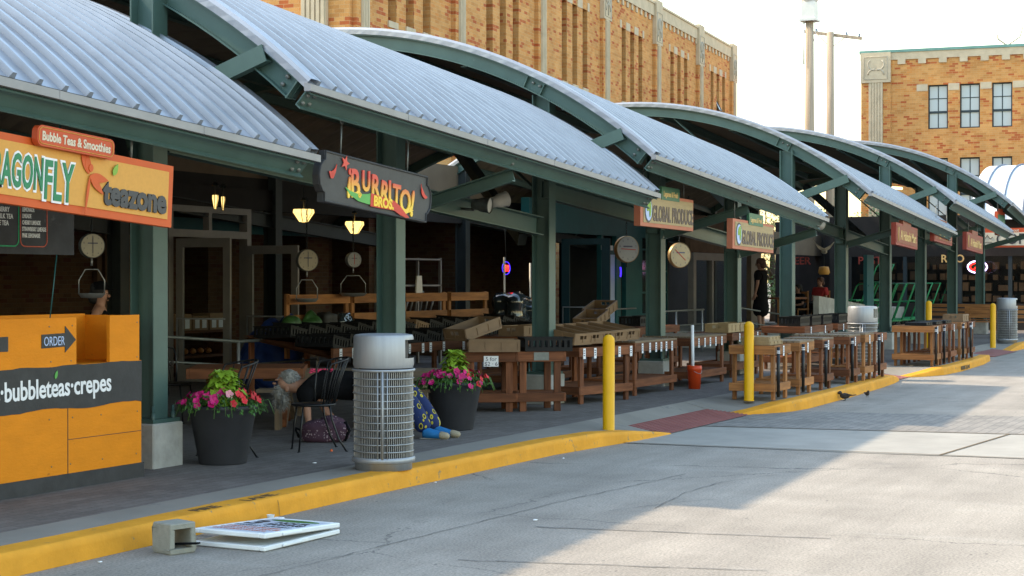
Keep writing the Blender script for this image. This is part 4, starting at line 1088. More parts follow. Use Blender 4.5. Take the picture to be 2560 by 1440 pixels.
m = MB(); m.box((-.905, -.0035, 0), (-.9, .01, zb0)); m.box((-.9, -.0035, .38), (-.004, .01, .384)); m.build('panel_seam', 'black_paint', t)
m = MB()
for sx in (-2.9, -2.35, -1.75, -1.1, -.86, -.5, -.06):
    for sz in (.2, .55, 1.0, 1.27):
        if not (-.8 < sx < -.4 and sz > .9): m.lathe([(.006, 0), (.006, .0025), (0, .003)], (sx + .013 * math.sin(sx * 40 + sz * 9), -.0005, sz + .01 * math.sin(sz * 30 + sx)), 6, mtx=Matrix.Rotation(R(90), 3, 'X'))
build_each(m, 'screw', 'bolt', t)
m = MB(); n = 40; up, lo = [], []
r2 = random.Random(2)
for k in range(n + 1):
    x = -3.2 + 3.2 * k / n; up.append((x, zb1 + .004 * math.sin(k * .9) + r2.uniform(-.004, .004) - .01 * (1 - k / n))); lo.append((x, zb0 + .01 * math.sin(k * .55) + r2.uniform(-.004, .004)))
m.prism(up + lo[::-1], F(0, 0, -.001), .004); m.build('black_band', 'black_paint', t)
m = MB()
m.text('smoothies·bubbleteas·crepes', .205, frame((-.385, -.006, .735), (1, 0, .012), (-.012, 0, 1)), .0015, 'RIGHT', .004, .84, 0, .98); m.build('lettering', 'white_paint', t)
m = MB(); petal(m, (-1.055, .86), R(70), .07, .016, -.009, .002); m.build('leaf', 'bright_green_paint', t)
m = MB(); m.prism([(-1.2, 1.10), (-.935, 1.105), (-.935, 1.06), (-.81, 1.155), (-.935, 1.265), (-.935, 1.21), (-1.2, 1.205)], F(0, 0, -.001), .004); m.box((-3.0, -.004, 1.09), (-1.56, .001, 1.2)); m.build('arrow', 'black_paint', t)
m = MB(); m.text('ORDER', .10, F(-1.06, 1.118, -.006), .001, 'CENTER', 0.0, .72); m.build('arrow_lettering', 'pale_blue', t)

# ================================================================ litter bins
def bin_(loc, rz, lab, first=None):
    t = thing('litter_bin', lab, 'litter bin', loc, rz, 'wire litter bins along the kerb')
    if first:
        for ch in first.children: dup(ch, t)
        return t
    m = MB(); m.lathe([(.245, 0), (.245, .055), (.255, .06), (.272, .07), (.272, .1), (.26, .11)], n=40, cap0=True); m.build('base', 'steel', t)
    m = MB(); m.lathe([(.225, .1), (.225, .84)], n=32); m.build('liner', 'liner', t)
    m = MB(); nb_ = 84
    for k in range(nb_):
        a = 2 * math.pi * k / nb_; m.tube([(.252 * math.cos(a), .252 * math.sin(a), .1), (.252 * math.cos(a), .252 * math.sin(a), .84)], .0034, 4, cap=False)
    m.build('vertical_wires', 'steel_wire', t)
    m = MB()
    for k in range(11):
        z = .16 + k * .062; m.tube([(.259 * math.cos(a), .259 * math.sin(a), z) for a in [2 * math.pi * i / 40 for i in range(40)]], .0055, 5, closed=True)
    m.build('hoops', 'steel_wire', t)
    m = MB()
    for a in (-146, -155, -137, 40): m.tube([(.262 * math.cos(R(a)), .262 * math.sin(R(a)), .1), (.262 * math.cos(R(a)), .262 * math.sin(R(a)), .85)], .012 if a in (-146, 40) else .006, 6)
    m.tube([(.262 * math.cos(a), .262 * math.sin(a), .85) for a in [2 * math.pi * i / 40 for i in range(40)]], .013, 6, closed=True)
    m.build('door_frame', 'steel', t)
    m = MB(); oa, ob = -99, -15           # opening in the hood
    m.lathe([(.252, .87), (.262, .9), (.258, 1.13), (.248, 1.15)], n=34, a0=ob, a1=360 + oa)
    m.lathe([(.252, .87), (.262, .9), (.261, .955)], n=6, a0=oa, a1=ob); m.lathe([(.2585, 1.11), (.258, 1.13), (.248, 1.15)], n=6, a0=oa, a1=ob)
    m.lathe([(.248, 1.15), (.2, 1.158), (.0, 1.162)], n=40); m.lathe([(.235, .88), (.235, 1.14)], n=34, a0=ob + 2, a1=360 + oa - 2)
    m.build('hood', 'steel', t)
    m = MB(); m.lathe([(.21, .86), (.21, 1.13)], n=32); m.build('hood_inner', 'liner', t)
    return t
b0 = bin_((12.52, 7.25, GZ), R(-6), 'near silver wire bin with a hooded top, closest to the camera')
bin_((29.55, 7.32, GZ), R(-20), 'silver hooded bin mostly hidden behind the wooden tables, only its hood showing', b0)
bin_((44.55, 7.28, GZ), R(-12), 'silver wire bin at the far right edge beside a bollard', b0)

# ================================================================ bollards
def bollard(loc, lab, first=None):
    t = thing('bollard', lab, 'bollard', loc, 0, 'yellow bollards by the crossings')
    if first: dup(first.children[0], t); return t
    m = MB(); r_ = .066
    m.lathe([(r_ + .004, 0), (r_ + .004, .012), (r_, .014), (r_, 1.0)] + [(r_ * math.cos(R(a)), 1.0 + r_ * math.sin(R(a))) for a in (15, 30, 45, 60, 75)] + [(.002, 1.0 + r_)], n=24, cap0=True)
    m.build('sleeve', 'yellow_plastic', t); return t
b0 = bollard((17.1, 7.05, GZ - .045), 'yellow bollard standing alone at the near end of the red paving')
bollard((21.66, 6.9, GZ), 'yellow bollard standing in front of the first kerbside wooden table', b0)
bollard((41.15, 7.05, GZ), 'yellow bollard near the right edge, beside the far litter bin', b0)
bollard((37.2, 7.75, GZ + .1), 'yellow bollard whose rounded top just shows above the far crates', b0)

# ================================================================ concrete block and fallen folding sign on the road
t = thing('concrete_block', 'grey hollow concrete block lying on its side in the gutter', 'concrete block', (8.88, 6.71, .0), R(-18))
m = MB(); a, h, w_ = .098, .2, .036
m.box((-a, -.1, 0), (a, .1, .036)); m.box((-a, -.1, h - .036), (a, .1, h)); m.box((-a, -.1, .036), (-a + w_, .1, h - .036)); m.box((a - w_, -.1, .036), (a, .1, h - .036))
bmesh.ops.remove_doubles(m.bm, verts=m.bm.verts[:], dist=.0005)
m.build('block', 'block_concrete', t, bevel=.007)
m = MB(); m.bar((-.02, .04, .052), (.05, -.2, .075), .03, .012)
t2 = thing('strap', 'short black strap poking out of the hollow block towards the white sign', 'strap', (8.88, 6.71, 0), R(-18)); m.build('strap_end', 'cloth_black', t2)
t = thing('folding_sign', 'white folded pavement sign lying flat on the road with parking times on its face', 'folding sign', (9.58, 6.45, 0.0), R(-2))
# local x = its length, y = its width
def panel(z, tilt, nm):
    m = MB(); L, W, th = .44, .29, .032
    m.box((-L, -W, 0), (L, -W + .045, th)); m.box((-L, W - .045, 0), (L, W, th)); m.box((-L, -W + .045, 0), (-L + .05, W - .045, th)); m.box((L - .05, -W + .045, 0), (L, W - .045, th)); m.box((-L + .05, -W + .045, .006), (L - .05, W - .045, th - .006))
    m.box((-.25, -W - .012, .004), (-.03, -W, .026)); m.box((L - .02, W - .1, -.004), (L + .02, W - .03, th + .006))
    mt = Matrix.Rotation(tilt, 4, 'Y'); 
    for v in m.bm.verts: v.co = mt @ (v.co - Vector((.44, 0, 0))) + Vector((.44, 0, z))
    return m.build(nm, 'plastic_white', t, bevel=.006)
panel(.004, 0, 'lower_panel'); up_ = panel(.048, R(2.6), 'upper_panel')
mt = Matrix.Translation((.44, 0, .048)) @ Matrix.Rotation(R(2.6), 4, 'Y') @ Matrix.Translation((-.44, 0, .030))
m = MB(); m.box((-.385, -.24, 0), (.385, .24, .002))
for v in m.bm.verts: v.co = mt @ v.co
m.build('printed_face', 'sign_face', up_)
# writing reads from the kerb-left short side: text x along local -y? keep it along local x
def onface(body, size, x, y, ml, nm, bold=.002, xs=1.): 
    m = MB(); m.text(body, size, mt @ frame((y, -x, .003), (0, -1, 0), (1, 0, 0)), .0008, 'LEFT', bold, xs); m.build(nm, ml, up_)
onface('3', .3, -.235, .02, 'letter_dark', 'numeral', .012, .8)
onface('HOUR', .115, -.05, .13, 'letter_dark', 'lettering', .004, .8); onface('PARKING', .115, -.06, .02, 'letter_dark', 'lettering', .004, .62)
onface('MONDAY - SATURDAY', .06, -.23, -.08, 'letter_dark', 'lettering', .001, .72); onface('STRICTLY ENFORCED', .05, -.23, -.17, 'sign_salmon', 'lettering', .001, .9); onface('TOW AWAY ZONE', .05, -.23, -.25, 'sign_salmon', 'lettering', .001, 1.1); onface('CITY MARKET PARKING', .05, -.23, -.33, 'sign_salmon', 'lettering', .001, .8)
m = MB(); m.prism([(.3 + .055 * math.sin(k * .35), -.01 + .2 * math.cos(k * .35)) for k in range(18)], mt @ Matrix.Translation((0, 0, .002)), .002); m.build('emblem', 'leaf_dark', up_)
onface('CITY MARKET', .06, -.16, .275, 'sign_gold', 'lettering', .002, .75)
t = thing('litter', 'tiny clear plastic cup lying by the kerb behind the white sign', 'litter', (10.32, 6.93, .0)); m = MB(); m.lathe([(.02, 0), (.03, .05)], n=10); m.build('cup', 'pvc_white', t)
for k, (x, y, z, s_, ml, lab) in enumerate(((12.6, 8.0, GZ, .03, 'paper', 'white paper scrap on the pavement below the front planter'), (11.2, 5.2, 0, .03, 'paper', 'white paper scrap alone on the shaded road'), (12.9, 6.95, 0, .02, 'paper', 'pale crumb of litter against the yellow kerb'), (13.56, 8.42, GZ, .022, 'litter_orange', 'bright orange scrap on the pavement under the wire chair'), (15.2, 6.75, 0, .02, 'paper', 'pale pebble of litter in the gutter farther along the kerb'), (8.35, 6.88, 0, .018, 'paper', 'pale chip beside the kerb left of the concrete block'))):
    t = thing('litter', lab, 'litter', (x, y, z)); m = MB(); m.blob((0, 0, .006), (s_, s_ * .6, .006 if ml == 'paper' else .018), k, .2, 1); m.build('scrap', ml, t)

# ================================================================ planters
def planter(loc, seed, lab, kind):
    t = thing('planter', lab, 'planter', loc, 0, 'black flower planters'); r2 = random.Random(seed)
    m = MB(); m.lathe([(.205, 0), (.21, .012), (.285, .42), (.29, .425), (.29, .45), (.297, .455), (.297, .475), (.31, .482), (.312, .515), (.295, .52), (.283, .5), (.28, .44)], n=36, cap0=True); m.build('pot', 'pot', t)
    m = MB(); m.lathe([(.284, .47), (.15, .49), (0, .5)], n=20); m.build('soil', 'soil', t)
    def leaf(mb, q, d, L, wd, droop=.3):
        d = d.normalized(); sd = d.cross(Vector((0, 0, 1)))
        if sd.length < .05: sd = Vector((1, 0, 0))
        sd.normalize(); n_ = sd.cross(d)
        mid = q + d * L * .5 + n_ * .02; tip = q + d * L - Vector((0, 0, 1)) * L * droop
        a = [q, q + d * L * .28 + sd * wd * .8, mid + sd * wd, q + d * L * .8 + sd * wd * .55 - Vector((0, 0, 1)) * L * droop * .5, tip]
        b = [q, q + d * L * .28 - sd * wd * .8, mid - sd * wd, q + d * L * .8 - sd * wd * .55 - Vector((0, 0, 1)) * L * droop * .5, tip]
        c = [q, q + d * L * .28 - n_ * .006, mid - n_ * .012, q + d * L * .8 - n_ * .008 - Vector((0, 0, 1)) * L * droop * .5, tip]
        for e in (a, b):
            for k in range(4): mb.face([c[k], e[k], e[k + 1], c[k + 1]])
    m = MB()
    H = .36 if kind == 0 else .4
    for k in range(150 if kind == 0 else 110):
        a = r2.uniform(0, 6.28); z = r2.uniform(.0, 1); rad = (.22 if kind == 0 else .13) * (1 - z * .8) * r2.uniform(.5, 1.05)
        q = Vector((rad * math.cos(a) * .75, rad * math.sin(a) * .75, .5 + z * H * .8))
        leaf(m, q, Vector((math.cos(a), math.sin(a), .1 + z * .6)), r2.uniform(.09, .15), r2.uniform(.028, .046), r2.uniform(.2, .6))
    m.build('lime_foliage', 'leaf_lime', t)
    m = MB()
    for k in range(520):
        a = r2.uniform(0, 6.28); rad = r2.uniform(.1, .37) ; z = .5 + r2.uniform(-.02, .13) * (1 - (rad / .42) ** 2 * .6) - max(0, rad - .29) * .7
        q = Vector((rad * math.cos(a), rad * math.sin(a), z)); leaf(m, q, Vector((math.cos(a) + r2.gauss(0, .7), math.sin(a) + r2.gauss(0, .7), r2.uniform(-.2, .8))), r2.uniform(.03, .065), r2.uniform(.008, .017), .3)
    for k in range(40):
        a = r2.uniform(0, 6.28); L = r2.uniform(.06, .2); p0 = Vector((.28 * math.cos(a), .28 * math.sin(a), .53)); m.tube([p0, p0 + Vector((math.cos(a) * L * .7, math.sin(a) * L * .7, .03)), p0 + Vector((math.cos(a) * L, math.sin(a) * L, -L * .6))], .003, 4)
    m.build('foliage', 'leaf_dark', t)
    def flower_mesh(ml):
        m = MB(); r3 = random.Random(seed)
        n_ = 15; rim = []
        for k in range(n_):
            a = 2 * math.pi * k / n_; rr = .034 * (1 + .12 * math.cos(5 * a)); rim.append(Vector((rr * math.cos(a), rr * math.sin(a), .012 + .004 * math.sin(5 * a + 1))))
        c = Vector((0, 0, -.006))
        for k in range(n_): m.face([c, rim[k], rim[(k + 1) % n_]])
        m.tube([(0, 0, -.045), (0, 0, -.004)], [.003, .006], 5)
        return m
    protos = {}
    mats = ['petal_magenta', 'petal_red', 'petal_pink'] if kind == 0 else ['petal_magenta', 'petal_magenta', 'petal_red']
    N = 64 if kind == 0 else 84
    for k in range(N):
        a = r2.uniform(0, 6.28)
        if kind == 0: ml = 'petal_magenta' if math.cos(a - 2.6) > .35 else ('petal_pink' if r2.random() < .22 and math.cos(a - 5.4) > 0 else 'petal_red')
        else: ml = 'petal_red' if math.cos(a + .9) > .3 and r2.random() < .45 else 'petal_magenta'
        rad = r2.uniform(.14, .39); z = .55 + r2.uniform(.0, .1) * (1 - rad / .45) - max(0, rad - .3) * r2.uniform(.2, 1.2) + .03
        if ml not in protos:
            o = flower_mesh(ml).build('flower', ml, t); protos[ml] = o
        else:
            o = protos[ml].copy(); C.objects.link(o); o.parent = t
        d = Vector((math.cos(a) * .9, math.sin(a) * .9 - .35, r2.uniform(.25, 1.))).normalized()
        o.location = (rad * math.cos(a), rad * math.sin(a), z); o.rotation_euler = d.to_track_quat('Z', 'Y').to_euler(); s_ = r2.uniform(.75, 1.15); o.scale = (s_, s_, s_)
    # a trailing stem
    return t
planter((12.28, 8.75, GZ), 3, 'black planter in front with lime leaves and mixed pink and red petunias', 0)
planter((16.15, 8.47, GZ), 8, 'black planter behind the litter bin with a lime tuft and magenta petunias', 1)

# ================================================================ wire chairs
def wire_chair(loc, rz, lab, first=None):
    t = thing('wire_chair', lab, 'chair', loc, rz, 'black wire bistro chairs')
    if first:
        for ch in first.children: dup(ch, t)
        return t
    m = MB(); m.lathe([(0, .452), (.17, .45), (.2, .438), (.205, .43), (.2, .425), (0, .435)], n=28); m.tube([(.205 * math.cos(a), .205 * math.sin(a), .44) for a in [k * .2618 for k in range(24)]], .011, 6, closed=True); m.build('seat', 'black_metal', t)
    for sx in (-1, 1):
        m = MB(); m.tube([(sx * .15, .13, .44), (sx * .165, .155, .22), (sx * .175, .175, .0)], .0095, 6); m.lathe([(.016, 0), (.016, .008), (0, .009)], (sx * .175, .177, 0), 8); m.build('leg', 'black_metal', t)
        m = MB(); m.tube([(sx * .16, -.12, .44), (sx * .17, -.14, .3), (sx * .19, -.2, .12), (sx * .225, -.27, .0)], .0095, 6); m.lathe([(.016, 0), (.016, .008), (0, .009)], (sx * .225, -.272, 0), 8); m.build('leg', 'black_metal', t)
    m = MB(); A0, A1 = R(195), R(345)
    top = [(.275 * math.cos(a), .255 * math.sin(a) - .05 - .03 * math.sin(math.pi * k / 18), .83 + .05 * math.sin(math.pi * k / 18)) for k, a in enumerate([A0 + (A1 - A0) * k / 18 for k in range(19)])]
    rail = [(.2 * math.cos(A0), .2 * math.sin(A0), .44), (.23 * math.cos(A0), .23 * math.sin(A0), .6), (.265 * math.cos(A0), .24 * math.sin(A0) - .02, .76)] + top + [(.265 * math.cos(A1), .24 * math.sin(A1) - .02, .76), (.23 * math.cos(A1), .23 * math.sin(A1), .6), (.2 * math.cos(A1), .2 * math.sin(A1), .44)]
    m.tube(rail, .0095, 6); m.build('back_frame', 'black_metal', t)
    m = MB()
    for k in range(2, 17, 2):
        a = A0 + (A1 - A0) * k / 18; p = Vector(top[k]); q = Vector((.2 * math.cos(a), .2 * math.sin(a), .44)); m.tube([q, q.lerp(p, .5) + Vector((math.cos(a), math.sin(a), 0)) * -.012, p], .0055, 5)
    m.build('back_spindles', 'black_metal', t); return t
c0 = wire_chair((13.58, 8.63, GZ), R(44), 'black wire chair standing in the open left of the litter bin')
wire_chair((12.72, 9.08, GZ), R(52), 'black wire chair half hidden behind the front planter', c0)
wire_chair((15.55, 11.75, GZ), R(195), 'black wire chair behind the red wooden table, only its back showing', c0)
# ================================================================ wooden produce tables
def produce_table(loc, rz, lx, ly, lab, wood='redwood', top='open', h=.74, tags=(), tube=False, group='wooden produce tables', shelf=True):
    """slatted table: near face is y = 0 side of the footprint (0..lx, 0..ly)"""
    t = thing('produce_table', lab, 'table', loc, rz, group)
    lw, ah, bh = .085, .125, .11
    for ax, (x, y) in enumerate(((0.03, .03), (lx - .03 - lw, .03), (.03, ly - .03 - .04), (lx - .03 - lw, ly - .03 - .04))):
        MB().box((x, y, 0), (x + lw, y + .04, h - .005)).build('leg', wood + '_z', t, bevel=.003)
    for y in (0, ly - .03):
        MB().box((-.0, y, h - ah), (lx, y + .03, h)).build('apron_rail', wood + '_x', t, bevel=.003)
        MB().box((0, y, .12), (lx, y + .03, .12 + bh)).build('bottom_rail', wood + '_x', t, bevel=.003)
    for x in (-.03, lx):
        MB().box((x, -.001, h - ah + .003), (x + .03, ly + .001, h - .002)).build('apron_rail', wood + '_y', t, bevel=.003)
        MB().box((x, 0.001, .123), (x + .03, ly - .001, .12 + bh - .002)).build('bottom_rail', wood + '_y', t, bevel=.003)
    m = MB()
    if shelf:
        y = .035
        while y + .09 < ly - .03: m.box((.0, y, .20), (lx, y + .08, .222)); y += .11
        m.build('shelf', wood + '_x', t)
    m = MB()
    if top == 'slats':
        y = 0.
        while y + .085 <= ly: m.box((-.02, y, h), (lx + .02, y + .085, h + .025)); y += .1
        m.build('top_slats', 'grey_wood_x', t)
    else:
        m.box((0, .03, h - .03), (lx, ly - .03, h - .012)); m.build('tabletop', wood + '_x', t)
    for (side, k, n) in tags:
        for q in range(n):
            f = (q + .5) / n + .06 * math.sin(q * 7 + lx * 9)
            g = MB()
            if side == 'y':
                x = lx * f; g.box((x, -.008, h - .15), (x + .055, -.004, h - .012)); 
                for r_ in range(3): g.mi = 1; g.box((x + .008, -.0095, h - .05 - r_ * .03), (x + .04, -.0081, h - .038 - r_ * .03))
            else:
                y = ly * f; g.box((lx + .033, y, h - .15), (lx + .037, y + .06, h - .012))
            g.build('price_tag', ['paper', 'ink'], t)
    if tube:
        g = MB(); g.tube([(.03, -.035, .05), (.03, -.035, h - .02)], .023, 10); o = g.build('umbrella_tube', 'black_metal', t)
        for dz_ in (.06, .085): g = MB(); g.tube([(.03, -.035, h - dz_ - .02), (.03, -.035, h - dz_ - .006)], .0245, 10); g.build('reflective_band', 'paper', o)
    return t
# near pair turned a little towards the camera
produce_table((18.25, 9.42, GZ), R(-58), .62, .62, 'dark red wooden table with a handwritten price card, behind the magenta planter', tags=())
tb = produce_table((18.62, 8.88, GZ), R(-52), .58, .62, 'dark red wooden table with a grey metal plate on its rail, holding one black crate')
# street-facing tables (y = 0 side faces the street)
produce_table((20.05, 8.66, GZ), R(-12), 1.2, .95, 'red wooden table with white price tags under a fan of brown crates', tags=(('y', 0, 5),))
produce_table((21.85, 8.60, GZ), R(-2), 1.5, .8, 'red wooden table with a row of price tags just left of the orange bucket', tags=(('y', 0, 6),), top='slats')
produce_table((24.05, 8.55, GZ), R(0), 1.6, .8, 'red wooden table with price tags just right of the orange bucket', tags=(('y', 0, 5),), top='slats')
produce_table((26.6, 8.75, GZ), R(0), 1.5, .8, 'red wooden table behind the second yellow bollard carrying cream crates', tags=(('y', 0, 3),))
# kerbside tables, first run: their short side faces the camera
K_LAB = ['orange toned kerbside table nearest the camera with two cream crates on top', 'kerbside table second in the first run, with bright orange rails', 'kerbside table third in the first run, with dull brown rails', 'long topped kerbside table fourth in the first run', 'narrow kerbside table fifth in the first run, with olive toned boards', 'last kerbside table of the first run, in front of the hidden bin']
for k, ((a, b), lab) in enumerate(zip(((21.8, 22.5), (23.0, 23.7), (24.2, 24.78), (25.75, 26.4), (26.75, 27.3), (27.5, 28.2)), K_LAB)):
    produce_table((a, 6.58, GZ), 0, b - a, .64 if k != 3 else .95, lab, wood='pine' if k in (0, 1, 4) else 'redwood', tags=(('y', 0, 1),), tube=k != 4, top='slats' if k in (1, 2, 3, 4) else 'open', group='kerbside produce tables')
K_LAB = ['pale pine kerbside table at the head of the far run', 'second kerbside table in the far run, just behind the pale pine one', 'middle kerbside table of the far run', 'fourth kerbside table of the far run', 'last kerbside table of the far run, beside the red paving']
for k, ((a, b), lab) in enumerate(zip(((31.66, 32.3), (32.42, 32.95), (33.3, 33.85), (34.3, 34.85), (35.1, 35.8)), K_LAB)):
    produce_table((a, 6.5, GZ), 0, b - a, .78, lab, wood='pine' if k in (0, 3) else 'redwood', tags=(('y', 0, 1),), tube=k != 2, group='kerbside produce tables', h=.76)
# second rank nearer the columns
produce_table((29.5, 8.35, GZ), 0, 1.9, .8, 'red wooden table behind the kerbside run, topped with black crates, left one', tags=(('y', 0, 2),), h=.78)
produce_table((31.8, 8.35, GZ), 0, 1.9, .8, 'red wooden table behind the kerbside run, partly behind the hidden bin', tags=(('y', 0, 2),), h=.78)
produce_table((24.6, 10.3, GZ), 0, 1.9, .8, 'red wooden table in the second rank under a tilted brown crate', h=.82)
produce_table((22.0, 10.4, GZ), 0, 1.9, .8, 'red wooden table in the second rank behind the fan of crates, next to a post', h=.8)
produce_table((27.2, 10.6, GZ), 0, 1.9, .8, 'red wooden table in the second rank right of the raised brown crate', h=.8)

# price cards on the near pair
t = thing('price_card', 'white handwritten price card pinned on the dark red table rail', 'price card', (18.41, 9.145, GZ + .63), R(-58)); m = MB(); m.box((-.09, -.012, -.07), (.09, -.006, .06)); m.mi = 1
for q in range(2): m.text(('5 for', '$2 · 6')[q], .07, frame((0, -.014, .0 - q * .06), (1, 0, 0), (0, 0, 1)), .001)
m.build('card', ['paper', 'ink'], t)
m = MB(); m.box((.2, -.006, .63), (.39, -.002, .73)); m.build('metal_plate', 'bolt', tb)

# ================================================================ crates
CR = {}
def crate_mesh(kind):
    m = MB()
    if kind == 'open':                      # 0.6 x 0.4 x 0.18 open ribbed crate
        lx, ly, h, w_ = .6, .4, .17, .012
        m.box((0, 0, 0), (lx, ly, .012))
        for (a, b) in (((0, 0), (lx, w_)), ((0, ly - w_), (lx, ly)), ((0, w_), (w_, ly - w_)), ((lx - w_, w_), (lx, ly - w_))):
            m.box((a[0], a[1], .012), (b[0], b[1], .05)); m.box((a[0], a[1], h - .035), (b[0], b[1], h)); 
            n = 9 if b[0] - a[0] > .1 else 6
            for k in range(n):
                if b[0] - a[0] > .1: x = a[0] + (b[0] - a[0] - .035) * k / (n - 1); m.box((x, a[1], .05), (x + .035, b[1], h - .035))
                else: y = a[1] + (b[1] - a[1] - .035) * k / (n - 1); m.box((a[0], y, .05), (b[0], y + .035, h - .035))
        m.box((-.012, -.012, h - .012), (lx + .012, .0, h)); m.box((-.012, ly, h - .012), (lx + .012, ly + .012, h)); m.box((-.012, 0, h - .012), (0, ly, h)); m.box((lx, 0, h - .012), (lx + .012, ly, h))
    elif kind == 'solid':                   # panelled brown crate with hand holes
        lx, ly, h, w_ = .62, .4, .15, .014
        m.box((0, 0, 0), (lx, ly, .012)); m.box((0, 0, .012), (lx, w_, h)); m.box((0, ly - w_, .012), (lx, ly, h))
        for x in (0, lx - w_): m.box((x, w_, .012), (x + w_, ly - w_, .07)); m.box((x, w_, h - .03), (x + w_, ly - w_, h)); m.box((x, w_, .07), (x + w_, ly * .32, h - .03)); m.box((x, ly * .68, .07), (x + w_, ly - w_, h - .03))
        for y in (-.008, ly): m.box((0, y, h - .03), (lx, y + .008, h - .002)); m.box((0, y, .0), (lx, y + .008, .025)); [m.box((lx * f, y, .025), (lx * f + .02, y + .008, h - .03)) for f in (.0, .32, .64, .965)]
        for x in (-.008, lx): m.box((x, 0, h - .03), (x + .008, ly, h - .002)); m.box((x, 0, 0), (x + .008, ly, .025)); [m.box((x, ly * f, .025), (x + .008, ly * f + .02, h - .03)) for f in (.0, .48, .95)]
    else:                                   # folded flat
        lx, ly, h = .6, .4, .055
        m.box((0, 0, 0), (lx, ly, .022)); m.box((.006, .006, .022), (lx - .006, ly - .006, h)); [m.box((lx * f, -.004, .004), (lx * f + .03, ly + .004, h - .006)) for f in (.05, .35, .62, .9)]
        [m.box((-.004, ly * f, .004), (lx + .004, ly * f + .03, h - .006)) for f in (.1, .45, .85)]
    return m
def crate(kind, ml, loc, rot, lab, group):
    k = (kind, ml)
    if k not in CR:
        o = crate_mesh(kind).build('produce_crate', ml); CR[k] = o
    else:
        o = CR[k].copy(); C.objects.link(o)
    o.location = loc; o.rotation_euler = rot; return tag(o, lab, 'crate', group)
GB, GT, GC = 'black plastic produce crates', 'brown ribbed produce crates', 'cream folded crates'
crate('open', 'crate_black', (18.66, 8.80, GZ + .74), (0, 0, R(-52)), 'black plastic crate alone on the small red table behind the planter', GB)
crate('solid', 'crate_tan', (18.22, 9.35, GZ + .74), (0, 0, R(-58)), 'tan crate alone on the red table that carries the handwritten price card', GT)
crate('solid', 'crate_tan', (18.55, 9.55, GZ + .86), (0, R(-14), R(-20)), 'brown crate tilted up behind the single black crate', GT)
# fan of brown crates (short ends face the street)
for k in range(5):
    crate('solid', 'crate_tan', (20.45 + k * .30, 8.68 - k * .05, GZ + .77 + .008 * k), (0, R(-9), R(78)), '%s brown crate from the left in the fan of tilted crates' % ORD[k].capitalize() if False else 'brown crate in the tilted fan, %s from the left' % ORD[k], GT)
for k in range(2): crate('solid', 'crate_tan', (22.1 + k * .75, 10.45, GZ + .8), (0, 0, 0), ('brown crate flat on the second rank table left of the post', 'brown crate flat on the second rank table touching the post')[k], GT)
crate('solid', 'crate_tan', (24.75, 10.4, GZ + .86), (0, R(-13), R(4)), 'long brown crate raised and tilted above the tables, end holes showing', GT)
crate('solid', 'crate_tan', (25.35, 10.5, GZ + 1.0), (0, R(-13), R(4)), 'brown crate raised highest behind the bucket pole', GT)
for k in range(2):
    crate('fold', 'crate_cream', (21.82 + .03 * k, 6.66 + .02 * k, GZ + .742 + .056 * k), (0, 0, R(2 * k)), ('lower cream folded crate on the nearest kerbside table', 'upper cream folded crate on the nearest kerbside table')[k], GC)
for k, (x, y) in enumerate(((26.65, 8.85), (27.3, 8.85))): crate('solid', 'crate_cream', (x, y, GZ + .745), (0, 0, 0), ('cream holed crate behind the second bollard, left one', 'cream holed crate behind the second bollard, right one')[k], GC)
crate('open', 'crate_black', (27.4, 10.7, GZ + .81), (0, 0, 0), 'black crate on the second rank table left of a post', GB); crate('open', 'crate_black', (28.2, 10.75, GZ + .81), (0, 0, 0), 'black crate on the second rank table right beside a green post', GB)
for k in range(5): crate('open', 'crate_black', (29.55 + .78 * k + (.35 if k > 2 else 0), 8.45, GZ + .785), (0, 0, 0), 'black crate on the tables behind the kerbside run, %s from the left' % ORD[k], GB)
crate('solid', 'crate_tan', (35.0, 6.6, GZ + .765), (0, 0, 0), 'brown crate standing on the last table of the far run', GT)
for k in range(3): crate('fold', 'crate_black', (31.7 + k * .9, 6.65, GZ + .765), (0, 0, 0), 'flat black crate on the far run, %s from the left' % ORD[k], GB)

# ================================================================ long sloping display stand with back boards
DS = thing('display_stand', 'long sloping wooden display stand full of black crates with slatted back boards', 'display stand', (19.05, 11.8, GZ))
m = MB(); m.box((0, 0, .58), (7.6, .04, .71)); m.build('front_rail', 'redwood_x', DS, bevel=.004)
m = MB(); m.bm.free(); m = MB()
P4 = [(0, .04, .60), (7.6, .04, .60), (7.6, 1.45, .86), (0, 1.45, .86)]
m.face(P4); m.face([(x, y, z - .03) for x, y, z in P4[::-1]]); m.build('sloping_deck', 'redwood_x', DS)
for x in (0.1, 1.5, 2.9, 4.4, 5.9, 7.4):
    MB().box((x, .05, 0), (x + .09, .09, .6)).build('leg', 'redwood_z', DS); MB().box((x, 1.38, 0), (x + .09, 1.42, .84)).build('leg', 'redwood_z', DS)
m = MB(); m.box((0, .02, .12), (7.6, .05, .22)); m.build('bottom_rail', 'redwood_x', DS)
for k in range(23):
    if 9 < k < 11: continue
    x = .15 + k * .32 + .05 * math.sin(k * 3); g = MB(); g.box((x, -.009, .56), (x + .065, -.003, .70)); g.mi = 1
    for q in range(3): g.box((x + .01, -.0105, .59 + q * .03), (x + .05, -.0091, .60 + q * .03))
    g.build('price_tag', ['paper', 'ink'], DS)
for k, (a, b) in enumerate(((1.07, 2.77), (2.85, 4.4), (4.45, 5.9), (6.0, 7.45))):
    for x in (a, b - .09): MB().box((x, 1.44, .5), (x + .09, 1.48, 1.42)).build('back_post', 'pine_z', DS, bevel=.003)
    for z in (1.27, .98): MB().box((a + .02, 1.40, z - .0), (b - .02, 1.438, z + .14)).build('back_board', 'pine_x', DS, bevel=.003)
n = 0
